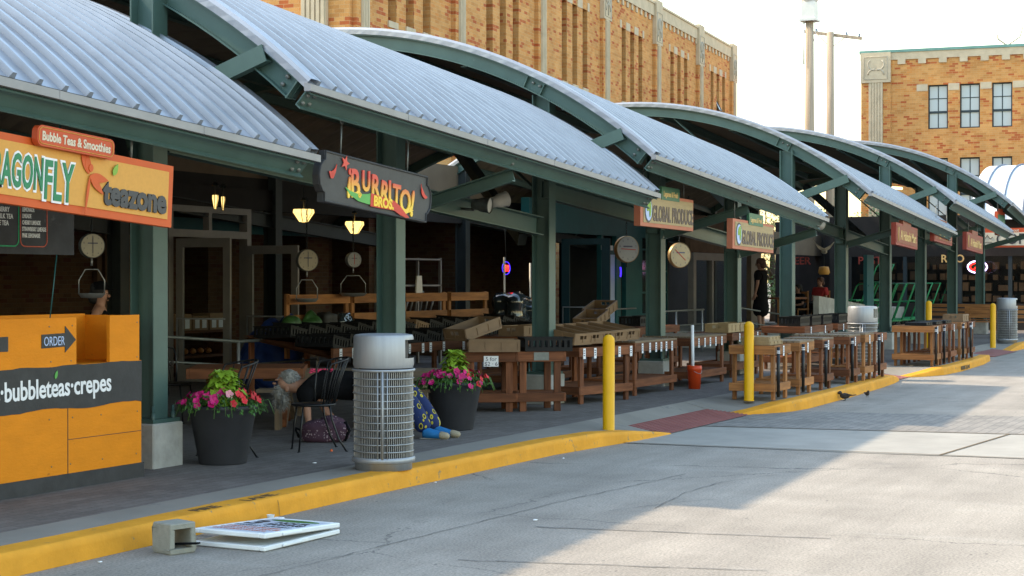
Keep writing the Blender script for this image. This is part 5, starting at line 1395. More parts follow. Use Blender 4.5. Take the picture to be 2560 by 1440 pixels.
for k in range(17):
    for j in range(2):
        x = 19.1 + k * .435; y = 11.86 + j * .66; z = GZ + .61 + (y - 11.8 + .0) * .184 + .01 + .02
        lab = 'black crate in the %s row of the long display stand, %s from its left end' % (('front', 'rear')[j], ORD[k])
        crate('open', 'crate_black' if not (k == 8 and j == 1) else 'crate_tan', (x + .42, y, z), (R(10.4), R(rnd.uniform(-3, 3)), R(90 + rnd.uniform(-3, 3))), lab if not (k == 8 and j == 1) else 'brown crate lying among the black ones on the long display stand', GB)
# produce and bags beside it
t = thing('watermelon', 'green striped watermelon resting by the back boards of the stand', 'watermelon', (19.8, 12.95, GZ + 1.0)); m = MB(); m.blob((0, 0, .0), (.17, .13, .13), 1, .03, 3); m.build('rind', 'melon', t)
for k in range(3):
    t = thing('produce_bag', 'clear bag of greens lying behind the back board, %s from the left' % ORD[k], 'bag', (20.55 + k * .42, 13.1, GZ + 1.0), 0, 'bags of produce'); m = MB(); m.blob((0, 0, .02), (.19, .12, .13), k + 4, .25, 3); m.build('bag', ('melon', 'liner', 'glass_dark')[k], t)
t = thing('trash_bag', 'shiny crumpled dark plastic bundle at the end of the back boards', 'bag', (28.3, 13.6, GZ + .95)); m = MB(); m.blob((0, 0, .12), (.42, .3, .3), 5, .3, 3); m.blob((.4, 0, .05), (.3, .25, .22), 8, .3, 4); m.build('bag', 'glass_dark', t)
t = thing('stand_box', 'brown cardboard box under the shiny plastic bundle', 'box', (28.2, 13.6, GZ)); m = MB(); m.box((-.5, -.3, 0), (.5, .3, .82)); m.build('carton', 'cardboard', t, bevel=.01)

# ================================================================ bucket with pole
t = thing('bucket', 'bright orange plastic bucket on the pavement between two tables', 'bucket', (23.72, 8.40, GZ)); m = MB(); m.lathe([(.0, .004), (.088, .0), (.105, .28), (.111, .285), (.111, .31), (.107, .315), (.109, .345), (.103, .345), (.085, .02)], n=24, cap0=False); m.build('pail', 'bucket_orange', t)
m = MB(); m.tube([(.108 * math.cos(a), .108 * math.sin(a), .33 - .1 * abs(math.sin(a + .4))) for a in [k * .26 - 2.9 for k in range(12)]], .004, 5); m.build('handle', 'steel_wire', t)
t = thing('plastic_pole', 'white plastic pipe standing upright in the orange bucket', 'pole', (23.66, 8.40, GZ)); m = MB(); m.tube([(0, 0, .01), (-.01, .01, .95)], .024, 12); m.build('pipe', 'pvc_white', t)

# ================================================================ picnic tables, bundle, bag
VX, VY = Vector((.4337, -.9011, 0)), Vector((.9011, .4337, 0))
def picnic(loc, rz, L, W, H, lab, wood, bench=None, trestle=True):
    t = thing('picnic_table', lab, 'picnic table', loc, rz)
    m = MB(); y = -W / 2; n = int(W / .145)
    for k in range(n): m.box((-L / 2, -W / 2 + k * W / n, H - .035), (L / 2, -W / 2 + (k + 1) * W / n - .008, H))
    m.build('tabletop', wood + '_x', t)
    m = MB(); m.box((-L / 2, -W / 2 - .035, H - .115), (L / 2, -W / 2 - .001, H - .002)); m.box((-L / 2, W / 2, H - .115), (L / 2, W / 2 + .035, H - .002)); m.box((-L / 2 - .035, -W / 2 - .035, H - .115), (-L / 2 - .001, W / 2 + .035, H - .003)); m.box((L / 2 + .001, -W / 2 - .035, H - .115), (L / 2 + .035, W / 2 + .035, H - .003)); m.build('apron', wood + '_x', t, bevel=.003)
    for sx in (-1, 1):
        for sg in (-1, 1):
            m = MB(); m.bar((sx * (L / 2 - .2), sg * .42, 0), (sx * (L / 2 - .2), -sg * .25, H - .12), .045, .09, (1, 0, 0)); m.build('leg', wood + '_z', t)
        m = MB(); m.box((sx * (L / 2 - .2) + .024, -W / 2 - .2, .36), (sx * (L / 2 - .2) + .06, W / 2 + .2, .44)); m.build('crossbar', wood + '_y', t)
    if bench:
        for sg in (-1, 1):
            m = MB(); y0 = sg * bench - .14
            m.box((-L / 2, y0, .405), (L / 2, y0 + .135, .44)); m.box((-L / 2, y0 + .145, .405), (L / 2, y0 + .28, .44)); m.build('bench_plank', 'grey_wood_x', t)
            for sx in (-1, 1):
                m = MB(); m.box((sx * (L / 2 - .2), sg * bench - .12, 0), (sx * (L / 2 - .2) + .05, sg * bench + .12, .404)); m.build('bench_leg', wood + '_z', t)
    return t
picnic((15.72, 10.85, GZ), R(-60), 1.2, 1.0, .655, 'red stained wooden table between the post and the sleeping person', 'redwood')
t = picnic((16.50, 9.95, GZ), R(-64.3), 1.9, .62, .60, 'weathered grey picnic table behind the litter bin, with a person lying on its bench', 'grey_wood', .95)
t = thing('bird', 'small brown sparrow perched on the red wooden table', 'bird', (14.97, 11.35, GZ + .655), R(20)); 
def bird(t, s_=1., rock=0):
    m = MB(); m.blob((0, 0, .055 * s_), (.06 * s_, .032 * s_, .034 * s_), 1, .03, 2); m.blob((.055 * s_, 0, .09 * s_), (.024 * s_, .02 * s_, .022 * s_), 2, .02, 2); m.prism([(-.05, -.012), (-.13, -.016), (-.13, .016), (-.05, .012)], Matrix.Translation((0, 0, .045 * s_)) @ Matrix.Rotation(R(8), 4, 'Y') @ Matrix.Diagonal((s_, s_, 1, 1)), .008 * s_)
    for sg in (-1, 1): m.prism([(.03, 0), (-.02, .018), (-.085, .006), (-.02, -.012)], Matrix.Translation((0, sg * .031 * s_, .062 * s_)) @ Matrix.Rotation(R(90 - 12 * sg), 4, 'X') @ Matrix.Diagonal((s_, s_, 1, 1)), .005 * s_)
    m.lathe([(.007 * s_, 0), (0, .022 * s_)], (.075 * s_, 0, .088 * s_), 6, mtx=Matrix.Rotation(R(90), 3, 'Y')); m.build('body', 'bird_dark', t)
    for sg in (-1, 1): m = MB(); m.tube([(0, sg * .012 * s_, .03 * s_), (-.006 * s_, sg * .014 * s_, .014 * s_), (.0, sg * .014 * s_, .002), (.022 * s_, sg * .016 * s_, .002)], .003 * s_, 4); m.build('leg', 'bird_dark', t)
bird(t, .8)
t = thing('bird', 'dark starling standing on the road near the yellow kerb', 'bird', (24.3, 6.28, 0), R(118)); bird(t, 1.3)
t = thing('bird', 'smaller bird facing the camera on the road, right of the dark one', 'bird', (25.2, 6.17, 0), R(210)); bird(t, .95)
t = thing('blue_bundle', 'large rumpled blue jacket or tarp heaped beside the open grey door', 'bundle', (20.4, 13.75, GZ)); m = MB(); m.blob((0, 0, .45), (.42, .34, .5), 3, .22, 4); m.blob((.3, -.2, .75), (.34, .3, .34), 9, .25, 4); m.blob((.2, -.15, .3), (.3, .3, .4), 12, .2, 4); m.build('cloth', 'bundle_blue', t)
t = thing('bag', 'dark purple floral bag on the ground under the wire chair', 'bag', (14.35, 8.98, GZ), R(-64)); m = MB(); m.blob((0, 0, .10), (.25, .15, .125), 5, .14, 4); m.blob((.06, 0, .17), (.15, .12, .08), 7, .16, 3)
for v in m.bm.verts: v.co.z = max(v.co.z, .004)
m.build('body', 'floral_cloth', t); m = MB(); m.tube([(-.22, 0, .1), (-.31, .02, .14), (-.27, .02, .05), (-.2, 0, .04)], .016, 6); m.tube([(.2, -.08, .02), (.25, -.1, .12), (.2, -.04, .2)], .016, 6); m.build('strap', 'cloth_black', t)

# ================================================================ hanging scales, lamps, spotlights
def scale(loc, lab, r_=.2, hand=90, dial='dial_cream', rim='bolt', pan=None, top=None, rz=0):
    t = thing('hanging_scale', lab, 'scale', loc, rz, 'hanging produce scales'); Mx = Matrix.Rotation(R(90), 3, 'X')
    m = MB(); m.lathe([(0, -.06), (r_ * .95, -.06), (r_, -.04), (r_, .045), (r_ * .95, .052)], n=32, mtx=Mx); m.build('case', rim, t)
    m = MB(); m.lathe([(r_ * .94, .046), (0, .046)], n=32, mtx=Mx); m.mi = 1
    for k in range(10):
        a = R(90 - 36 * k); s_ = r_ * .2; m.text(str(k), s_, frame((math.cos(a) * r_ * .74, -.0475, math.sin(a) * r_ * .74 - s_ * .35), (1, 0, 0), (0, 0, 1)), .001)
    m.box((-r_ * .4, -.0485, r_ * .16), (r_ * .4, -.047, r_ * .26)); d = m.build('dial', [dial, 'ink'], t)
    m = MB(); a = R(hand); m.bar((-math.cos(a) * r_ * .6, -.051, -math.sin(a) * r_ * .6), (math.cos(a) * r_ * .7, -.051, math.sin(a) * r_ * .7), r_ * .05, .004, (0, 1, 0)); m.build('hand', 'ink' if dial == 'dial_cream' else 'red_paint', d)
    m = MB(); z1 = (top or loc[2] + .8) - loc[2]; z = r_
    while z < z1: m.tube([(.012 * math.cos(b), .012 * math.sin(b) * (k_ := (int(z * 100) % 2)), z + .025 + .028 * math.sin(b)) if k_ else (0, .012 * math.cos(b), z + .025 + .028 * math.sin(b)) for b in [q * .785 for q in range(8)]], .005, 4, closed=True) if False else m.tube([((.012 * math.cos(b)) if int(z * 22) % 2 else 0, 0 if int(z * 22) % 2 else .012 * math.cos(b), z + .024 + .028 * math.sin(b)) for b in [q * .785 for q in range(8)]], .005, 4, closed=True); z += .045
    m.build('chain', 'dark_steel', t)
    m = MB(); m.tube([(0, 0, -r_), (0, 0, -r_ - .08)], .012, 6)
    if pan:
        zp = -r_ - .12; pw = pan[0]; pz = -pan[1]
        m.tube([(-pw, 0, pz), (-pw, 0, zp - .12), (-pw * .5, 0, zp), (pw * .5, 0, zp), (pw, 0, zp - .12), (pw, 0, pz)], .007, 6)
        m.build('bail', 'steel_wire', t); m = MB(); m.lathe([(0, pz - .05), (pw * .8, pz - .04), (pw * 1.02, pz), (pw * 1.05, pz + .006)], n=28); m.build('pan', 'steel', t)
    else: m.build('hook', 'dark_steel', t)
    return t
FACE = R(-35)
scale((14.43, 12.0, 2.14), 'hanging scale with cream dial above the order counter, partly behind a post', .135, 90, pan=(.14, .52), top=2.9, rz=FACE)
scale((20.28, 13, 2.05), 'cream dial hanging scale left of the smaller white one', .158, 90, pan=(.16, .55), top=2.9, rz=FACE)
scale((21.55, 13, 2.07), 'small silver hanging scale with white dial and steel pan', .115, 90, 'dial_grey', 'steel', pan=(.2, .5), top=2.7, rz=FACE)
scale((27.5, 11, 2.31), 'large grey dial hanging scale with a red hand in front of the teal entrance', .235, -3, 'dial_grey', 'brass', top=3.3, rz=FACE)
scale((30.2, 11, 2.24), 'large yellowed dial hanging scale below the left produce sign', .24, 140, 'dial_tan', 'brass', top=3.2, rz=FACE)
def lamp(loc, lab, w_=.16, top=3.2):
    t = thing('pendant_lamp', lab, 'lamp', loc, R(20), 'lit yellow pendant lamps')
    m = MB(); m.lathe([(w_ * .95, .05), (w_, .0), (w_ * .42, -.14), (0, -.15)], n=6); o = m.build('glass_shade', 'lamp_glass', t, smooth=False)
    m = MB()
    for k in range(6): a = k * math.pi / 3; m.tube([(w_ * .97 * math.cos(a), w_ * .97 * math.sin(a), .05), (w_ * 1.02 * math.cos(a), w_ * 1.02 * math.sin(a), 0), (w_ * .43 * math.cos(a), w_ * .43 * math.sin(a), -.14)], .006, 4)
    m.tube([(0, 0, -.16), (0, 0, -.145)], .02, 8); m.build('leading', 'brass', t)
    m = MB(); m.tube([(0, 0, -.02), (0, 0, top - loc[2])], .008, 6); m.lathe([(.05, .18), (.03, .22), (0, .22)], n=10); m.build('stem', 'dark_steel', t); return t
lamp((21.75, 14.0, 2.80), 'yellow glass pendant lamp half hidden by a dark post, left of the chained one', .17)
lamp((23.25, 14.0, 2.66), 'yellow glass pendant lamp with a dark chain in front, below the black sign', .16)
lamp((19.75, 14.2, 2.93), 'small lit lamp seen above the grey doorway, left one', .045)
lamp((20.5, 14.6, 2.95), 'small lit lamp seen above the grey doorway, right one beside the post', .03)
lamp((33.0, 12.0, 3.0), 'small yellow lamp right under the left produce sign', .11, 3.6)
lamp((34.6, 12.4, 3.0), 'smallest yellow lamp below the left produce sign, right one', .08, 3.6)
def spot(loc, d1, lab, ml='bolt'):
    t = thing('spotlight', lab, 'spotlight', loc, 0, 'twin spotlights on the long beams'); d = Vector(d1).normalized()
    q = d.to_track_quat('Z', 'Y').to_matrix()
    m = MB(); m.lathe([(0, -.1), (.06, -.1), (.07, -.02), (.082, .0), (.092, .11), (.098, .115), (.09, .125)], n=20, mtx=q); m.build('can', ml, t)
    m = MB(); m.lathe([(.088, .11), (0, .10)], n=20, mtx=q); m.build('lens', 'dial_grey', t)
    m = MB(); m.tube([Vector((0, 0, 0)) - d * .08, Vector((.02, .1, -.06)), Vector((0.02, .28, -.04))], .018, 6); m.build('bracket', ml, t); return t
spot((17.72, 8.94, 2.66), (.1, -.95, -.1), 'dark round floodlight on the beam facing the street, left of the ribbed one', 'bolt')
spot((18.15, 8.92, 2.72), (.75, -.55, .25), 'ribbed grey floodlight on the beam, tilted up to the right', 'spot_white')
spot((32.4, 8.92, 2.88), (.75, -.55, -.3), 'pale bucket shaped floodlight under the fourth canopy', 'spot_white')

# ================================================================ neon, railings, poles, carts
t = thing('neon_sign', 'red and blue neon sign in a dark shop window', 'neon sign', (28.63, 13.9, 1.985), R(0))
m = MB(); m.text('OPEN', .17, F(.0, -.05, 0), .006, 'CENTER', .002, .5); m.build('red_letters', 'neon_red', t)
m = MB(); m.tube([(.17 * math.cos(a), 0, .01 + .12 * math.sin(a)) for a in [k * .2618 for k in range(24)]], .007, 5, closed=True); m.build('blue_ring', 'neon_blue', t)
m = MB(); m.tube([(0, 0, .13), (0, .05, 1.2)], .006, 4); m.build('cord', 'dark_steel', t)
t = thing('neon_sign', 'small violet neon strip in the teal shop window', 'neon sign', (38.75, 15.66, 1.97)); m = MB(); m.tube([(0, 0, -.12), (.03, 0, 0), (0, 0, .12)], .022, 6); m.build('strip', 'neon_blue', t)
t = thing('neon_sign', 'oval white and red neon sign in the coffee shop window', 'neon sign', (55.2, 9.95, 2.19), R(-85))
m = MB(); m.tube([(.30 * math.cos(a), 0, .19 * math.sin(a)) for a in [k * .2618 for k in range(24)]], .026, 6, closed=True); m.build('ring', 'neon_white', t)
m = MB(); m.tube([(.22 * math.cos(a), 0, .12 * math.sin(a)) for a in [k * .2618 for k in range(24)]], .018, 6, closed=True); m.tube([(-.1, 0, -.08), (0, 0, .1), (.1, 0, -.08)], .02, 5); m.build('red_shape', 'neon_red', t)
m = MB(); m.tube([(0, .0, .19), (0, .03, 1.0)], .01, 4); m.build('cord', 'dark_steel', t)
t = thing('tube_lamp', 'lit yellow tube lamp under the farthest canopy', 'lamp', (54, 12.6, 4.75)); m = MB(); m.tube([(-.8, .3, 0), (.8, -.3, 0)], .05, 6); m.build('tube', 'tube_light', t); m = MB(); m.tube([(0, 0, .05), (0, 0, .5)], .01, 4); m.build('rod', 'dark_steel', t)
def railing(pts, lab, posts, z=.9):
    t = thing('handrail', lab, 'handrail', (0, 0, 0))
    m = MB(); m.tube([(x, y, GZ + zz) for x, y, zz in pts], .022, 8); m.tube([(x, y, GZ + zz - .32) for x, y, zz in pts], .016, 6); m.build('rails', 'bolt', t)
    for (x, y, h) in posts: m = MB(); m.tube([(x, y, GZ), (x, y, GZ + h)], .022, 8); m.build('post', 'steel', t)
    return t
railing([(16.8, 13.6, .95), (18.6, 13.0, .8), (20.6, 13.0, .8)], 'grey metal handrail sloping in front of the grey doorway', [(18.6, 13.0, .8), (16.9, 13.57, .94), (20.55, 13.0, .8)])
railing([(33.0, 12.6, .95), (36.2, 12.6, .95)], 'grey metal handrail with a panel left of the far grey door', [(33.1, 12.6, .95), (34.4, 12.6, .95), (36.1, 12.6, .95)])
railing([(37.0, 12.0, .98), (40.5, 12.0, .75)], 'grey handrail sloping down in front of the far grey door', [(37.05, 12, .98), (40.4, 12, .75)])
for k, (x, y, lab) in enumerate(((28.35, 13.8, 'pale thin pole leaning left of the red neon'), (29.5, 13.8, 'pale thin pole leaning just right of the red neon'), (29.95, 13.8, 'pale thin pole, rightmost of the three by the neon'))):
    t = thing('pole', lab, 'pole', (x, y, GZ), 0, 'pale poles by the neon'); m = MB(); m.tube([(0, 0, .0), (.09, .05, 2.05 - .1 * (k == 1))], .018, 6); m.build('shaft', 'cream', t)
t = thing('metal_shelf', 'grey wire shelf with tools and a hanging white apron in the dark', 'shelf', (27.2, 15.4, GZ)); m = MB()
for x in (0, 1.6): m.box((x, 0, 0), (x + .05, .05, 2.05)); m.box((x, .5, 0), (x + .05, .55, 2.05))
for z in (.5, .98, 1.5, 2.0): m.box((0, 0, z), (1.65, .55, z + .03))
m.build('rack', 'frame_grey', t); m = MB(); m.prism([(-.08, 0), (.1, .0), (.14, -.45), (-.06, -.5), (-.12, -.3)], frame((.62, -.04, 1.7), (1, 0, 0), (0, 0, 1)), .03); m.build('apron', 'cream', t)
m = MB()
for k in range(7): x = .15 + k * .2; m.tube([(x, .1, 1.02), (x + .04, .05, 1.02 + .3 + .1 * math.sin(k * 5))], .02, 5)
m.build('tools', 'frame_grey', t)

# flatbed carts: slanting green tube frames
def cart(loc, rz, lab, first=None):
    t = thing('flatbed_cart', lab, 'cart', loc, rz, 'green tube flatbed carts')
    if first:
        for ch in first.children: dup(ch, t)
        return t
    m = MB(); m.tube([(0, 0, .25), (.55, 0, 1.28), (.62, .0, 1.36), (.62, .55, 1.36), (.62, .66, 1.36), (.55, .7, 1.28), (0, .7, .25)], .022, 6); m.tube([(.3, 0, .8), (.3, .7, .8)], .018, 6); m.tube([(.0, 0, .25), (.0, .7, .25)], .022, 6); m.build('handle_frame', 'cart_green', t)
    m = MB(); m.box((-1.1, 0, .2), (.02, .7, .25)); m.build('deck', 'cart_green', t)
    for x in (-.95, -.1):
        for y in (.08, .62): m = MB(); m.lathe([(0, -.02), (.09, -.02), (.1, 0), (.09, .02), (0, .02)], (x, y, .1), 16, mtx=Matrix.Rotation(R(90), 3, 'X')); m.box((x - .03, y - .03, .1), (x + .03, y + .03, .2)); m.build('wheel', 'black_metal', t)
    return t
cf = None; N_ = 9
for k in range(N_):
    c_ = cart((46.6 + k * 1.28, 11.6 - .0 * k, GZ + .15), R(-90 + 60), 'green tube cart, %s in the nested row from the left' % ORD[k], cf); cf = cf or c_
c_ = cart((53.2, 12.6, GZ + .75), R(-30), 'taller green cart frame raised behind the nested row', cf)
t = thing('cart_kerb', 'low concrete ledge under the green carts', 'ledge', (52.5, 12.2, 0)); m = MB(); m.box((-7, -1.4, .1), (6.5, 1.6, GZ + .15)); m.build('ledge', 'concrete', t)
m = MB(); m.box((.3, .05, GZ + .15), (2.5, 1.4, GZ + .75)); m.build('step', 'concrete', t)

# raised dock with its concrete ramp wall
t = thing('loading_dock', 'grey concrete ramp wall and raised floor where people sit and stand', 'dock', (0, 0, 0))
m = MB(); m.box((38.0, 11.35, .1), (46.5, 15.3, .55)); m.build('floor', 'concrete', t)
m = MB(); m.prism([(40.3, .1), (46.4, .1), (46.4, 1.02), (40.3, 1.38)], frame((0, 11.2, 0), (1, 0, 0), (0, 0, 1)), .14); m.build('ramp_wall', 'concrete', t)
t = thing('teal_panel', 'dark teal panel standing behind the ramp wall, left of the carts', 'panel', (44.9, 11.0, GZ)); m = MB(); m.box((0, 0, 0), (.75, .1, 2.3)); m.box((.1, -.02, .9), (.65, 0, .93)); m.box((.1, -.02, 1.45), (.65, 0, 1.48)); m.build('panel', 'teal_paint', t)
t = thing('bar_table', 'wooden high table with a pale post in the bright gap', 'table', (42.6, 12.6, .55)); m = MB(); m.box((-.6, -.35, .72), (.9, .35, .77)); m.build('tabletop', 'redwood_x', t)
for x in (-.5, .8): m = MB(); m.box((x - .04, -.04, 0), (x + .04, .04, .72)); m.build('leg', 'pine_z', t)
t = thing('yellow_lamp', 'yellow shaded lamp glimpsed behind the red shirted person', 'lamp', (51.6, 14.0, 2.0)); m = MB(); m.lathe([(.0, .2), (.15, .18), (.19, 0), (.15, -.06)], n=12); m.build('shade', 'sign_mustard', t); m = MB(); m.tube([(0, 0, .2), (0, 0, 1.3)], .012, 5); m.build('cord', 'dark_steel', t)
t = thing('gull_figure', 'white wooden seagull figure hung with spread wings', 'ornament', (48.3, 13.1, 2.6), R(-64)); m = MB(); m.blob((0, 0, 0), (.09, .2, .07), 1, .05, 2)
for sg in (-1, 1): m.prism([(0, -.05), (sg * .16, .05), (sg * .36, .33), (sg * .18, .16), (0, .06)], frame((0, 0, .03), (1, 0, 0), (0, 0, 1)), .02)
m.build('body', 'cream', t); m = MB(); m.tube([(0, 0, .05), (0, 0, .9)], .006, 4); m.build('cord', 'dark_steel', t)

# stacked cartons and produce in the dark hall
r2 = random.Random(21)
for k, (x, y, z, n_, lab) in enumerate(((11.2, 16.5, .95, 2, 'brown cartons with white labels on the dark shelf left of the menu cord'), (16.4, 15.8, .95, 1, 'brown carton with a white label just left of the near green post'), (19.6, 17.0, 1.05, 1, 'brown carton with two white labels behind the left glass door'), (23.4, 17.2, 1.0, 1, 'brown carton with white labels behind the right glass door'))):
    t = thing('carton_shelf', lab, 'shelf', (x, y, GZ)); m = MB(); m.box((-.6, 0, .3), (.9, .5, .34)); m.box((-.6, 0, .72), (.9, .5, .76)); [m.box((q, 0, 0), (q + .05, .5, .72)) for q in (-.6, .85)]; m.build('rack', 'redwood_x', t)
    for q in range(3):
        b = MB(); b.box((-.55 + q * .48, .03, .765), (-.12 + q * .48, .4, .765 + (.28 if q != 1 else .24))); o = b.build('carton', 'cardboard', t)
        b = MB(); [b.box((-.5 + q * .48 + j * .2, .022, .8), (-.38 + q * .48 + j * .2, .028, .96)) for j in range(2)]; b.build('label', 'paper', o)
    b = MB(); [b.blob((-.5 + j * .11, .2 + .1 * (j % 2), .40), (.06, .06, .055), j, .05, 1) for j in range(12)]; b.build('fruit', 'produce_orange', t)
# ================================================================ people
def skin(name, nodes, edges, ml, parent, root=0, sub=2):
    """continuous surface grown round a skeleton; nodes = [(x, y, z, r)] or [(x, y, z, rx, ry)]"""
    me = bpy.data.meshes.new(name); me.from_pydata([n[:3] for n in nodes], edges, []); me.materials.append(M[ml])
    o = bpy.data.objects.new(name, me); C.objects.link(o); o.parent = parent
    sk = o.modifiers.new('skin', 'SKIN'); sk.use_smooth_shade = True
    for k, n in enumerate(nodes):
        v = me.skin_vertices[0].data[k]; v.radius = (n[3], n[4] if len(n) > 4 else n[3]); v.use_root = k == root
    s = o.modifiers.new('subd', 'SUBSURF'); s.levels = sub; s.render_levels = sub
    return o
def hand(nodes, edges, wrist, d, up, side, L=.17, curl=.5):
    """palm, four unequal bent fingers and a side thumb added to a skeleton at node index wrist"""
    d, up, side = Vector(d).normalized(), Vector(up).normalized(), Vector(side).normalized()
    w_ = Vector(nodes[wrist][:3]); pc = w_ + d * L * .3; nodes.append((*pc, .024, .03)); p = len(nodes) - 1; edges.append((wrist, p))
    for k, (o_, f) in enumerate(((-.026, .9), (-.009, 1.), (.009, .95), (.025, .78))):
        b = w_ + d * L * .5 + side * o_; m_ = b + (d * math.cos(curl * .5) - up * math.sin(curl * .5)) * L * .26 * f; e = m_ + (d * math.cos(curl * 1.4) - up * math.sin(curl * 1.4)) * L * .24 * f
        i = len(nodes); nodes += [(*b, .0105), (*m_, .009), (*e, .0075)]; edges += [(p, i), (i, i + 1), (i + 1, i + 2)]
    b = w_ + d * L * .22 - side * .03; m_ = b + (d * .6 - side * .6) * L * .2; e = m_ + (d * .9 - side * .1) * L * .18
    i = len(nodes); nodes += [(*b, .013), (*m_, .011), (*e, .008)]; edges += [(p, i), (i, i + 1), (i + 1, i + 2)]

# --- person asleep on the bench of the grey picnic table. local x = towards the feet, y = away from the camera
t = thing('person', 'grey haired person in black T-shirt and oval patterned trousers lying along a bench', 'person', (14.96, 9.03, GZ), R(-64.3))
H_ = Vector((-.685, -.03, .545))
nodes = [(.05, .02, .52, .11, .105), (-.16, .02, .53, .11, .10), (-.36, .02, .54, .12, .105), (-.49, .0, .53, .09, .085), (-.57, -.01, .515, .062), (-.64, -.02, .53, .085, .09), (-.72, -.03, .55, .085, .095), (-.775, -.04, .535, .06, .07)]
edges = [(k, k + 1) for k in range(7)]
# near arm hangs straight down behind the bag, far arm reaches forward to the floor
i = len(nodes); nodes += [(-.47, -.13, .47, .058), (-.455, -.17, .33, .045), (-.445, -.18, .24, .04), (-.43, -.19, .11, .028)]; edges += [(3, i), (i, i + 1), (i + 1, i + 2), (i + 2, i + 3)]
hand(nodes, edges, i + 3, (.1, -.1, -1), (1, 0, 0), (0, 1, 0), .14, .5)
i = len(nodes); nodes += [(-.40, .10, .46, .058), (-.31, .02, .31, .044), (-.25, -.04, .24, .04), (-.12, -.12, .12, .027)]; edges += [(3, i), (i, i + 1), (i + 1, i + 2), (i + 2, i + 3)]
hand(nodes, edges, i + 3, (.75, -.15, -.55), (.5, 0, .8), (.1, -1, .1), .17, .8)
# legs inside the trousers
i = len(nodes); nodes += [(.1, -.08, .5, .09), (.5, -.16, .5, .062), (.66, -.24, .27, .05), (.76, -.29, .075, .036)]; edges += [(0, i), (i, i + 1), (i + 1, i + 2), (i + 2, i + 3)]
i = len(nodes); nodes += [(.12, .10, .5, .09), (.56, .02, .5, .062), (.74, -.06, .28, .05), (.86, -.11, .075, .036)]; edges += [(0, i), (i, i + 1), (i + 1, i + 2), (i + 2, i + 3)]
body = skin('body', nodes, edges, 'skin', t)
# face turned to the left and up: brow, nose, mouth, ear
m = MB(); m.blob((-.805, -.06, .553), (.022, .014, .014), 2, .05, 2); m.blob((-.79, -.075, .515), (.016, .012, .008), 3, .05, 2); m.blob((-.775, -.075, .59), (.026, .03, .010), 4, .05, 2); m.blob((-.665, -.125, .50), (.022, .012, .032), 5, .08, 2); m.build('face_features', 'skin', t)
m = MB(); m.blob((-.795, -.105, .575), (.008, .006, .005), 1, .02, 1); m.blob((-.8, -.06, .592), (.008, .006, .005), 1, .02, 1); m.build('eyes', 'hair_black', t)
def shag(mb, c, r_, n, seed, L=.05):
    r3 = random.Random(seed)
    for k in range(n):
        d = Vector((r3.gauss(0, 1), r3.gauss(0, 1), r3.gauss(0, 1))).normalized(); q = Vector(c) + Vector((d.x * r_[0], d.y * r_[1], d.z * r_[2])) * .92
        e = d.orthogonal().normalized() * .004; tip = q + d * L * r3.uniform(.3, 1) + Vector((r3.gauss(0, .4), r3.gauss(0, .4), -.5)) * L * .6
        mb.face([q - e, q + e, tip])
m = MB(); m.blob((-.655, -.005, .60), (.105, .10, .085), 7, .10, 4); shag(m, (-.655, -.005, .6), (.105, .1, .085), 900, 1, .035); m.build('hair', 'hair_grey', t)
m = MB(); m.blob((-.745, -.07, .44), (.055, .05, .10), 9, .16, 3); m.blob((-.70, -.07, .38), (.045, .045, .08), 4, .2, 3); shag(m, (-.735, -.07, .42), (.06, .055, .12), 700, 4, .07); m.build('beard', 'hair_grey', t)
sh = skin('shirt', [(.12, .02, .52, .185, .175), (-.04, .02, .525, .178, .165), (-.2, .02, .535, .185, .165), (-.36, .02, .545, .20, .175), (-.50, .0, .53, .15, .135), (-.475, -.13, .475, .105), (-.46, -.175, .33, .085), (-.42, .11, .46, .10), (-.34, .05, .35, .082)], [(0, 1), (1, 2), (2, 3), (3, 4), (4, 5), (5, 6), (4, 7), (7, 8)], 'cloth_black', t)
m = MB()
r3 = random.Random(5)
for k in range(26):
    x = -.34 + r3.uniform(-.09, .13); a = R(-118 + r3.uniform(-2, 62)); a = -a
    y, z = -.0 + .02 - math.cos(R(r3.uniform(35, 88))) * .158, 0
    an = R(r3.uniform(38, 84)); c_ = Vector((x, .02 - .135 * math.cos(an), .545 + .150 * math.sin(an)))
    m.blob(c_, (r3.uniform(.012, .03), .008, r3.uniform(.006, .014)), k, .2, 1)
m.build('shirt_print', 'cloth_pink', t)
skin('trousers', [(.02, .02, .515, .165, .16), (.1, -.07, .505, .135), (.5, -.16, .505, .105), (.66, -.235, .29, .095), (.775, -.288, .07, .092), (.12, .10, .505, .135), (.56, .02, .505, .105), (.74, -.055, .30, .095), (.875, -.10, .07, .092)], [(0, 1), (1, 2), (2, 3), (3, 4), (0, 5), (5, 6), (6, 7), (7, 8)], 'oval_cloth', t)
for (ax, ay) in ((.765, -.285), (.87, -.10)):
    so_ = skin('shoe', [(ax - .03, ay + .01, .066, .07), (ax + .03, ay - .01, .06, .068, .062), (ax + .11, ay - .03, .046, .066, .048), (ax + .20, ay - .05, .034, .058, .036), (ax + .245, ay - .06, .03, .045, .028)], [(0, 1), (1, 2), (2, 3), (3, 4)], 'shoe_blue', t)
    skin('toe_cap', [(ax + .13, ay - .034, .047, .068, .048), (ax + .19, ay - .048, .038, .066, .042), (ax + .255, ay - .062, .03, .05, .032)], [(0, 1), (1, 2)], 'shoe_tan', so_)
    m = MB(); m.prism([(ax - .05, ay - .03), (ax + .1, ay - .06), (ax + .2, ay - .08), (ax + .24, ay - .06), (ax + .215, ay - .03), (ax + .1, ay + .0), (ax - .045, ay + .04), (ax - .06, ay)], Matrix.Translation((0, 0, .0)), .015); m.build('sole', 'rubber_white', so_, bevel=.004)

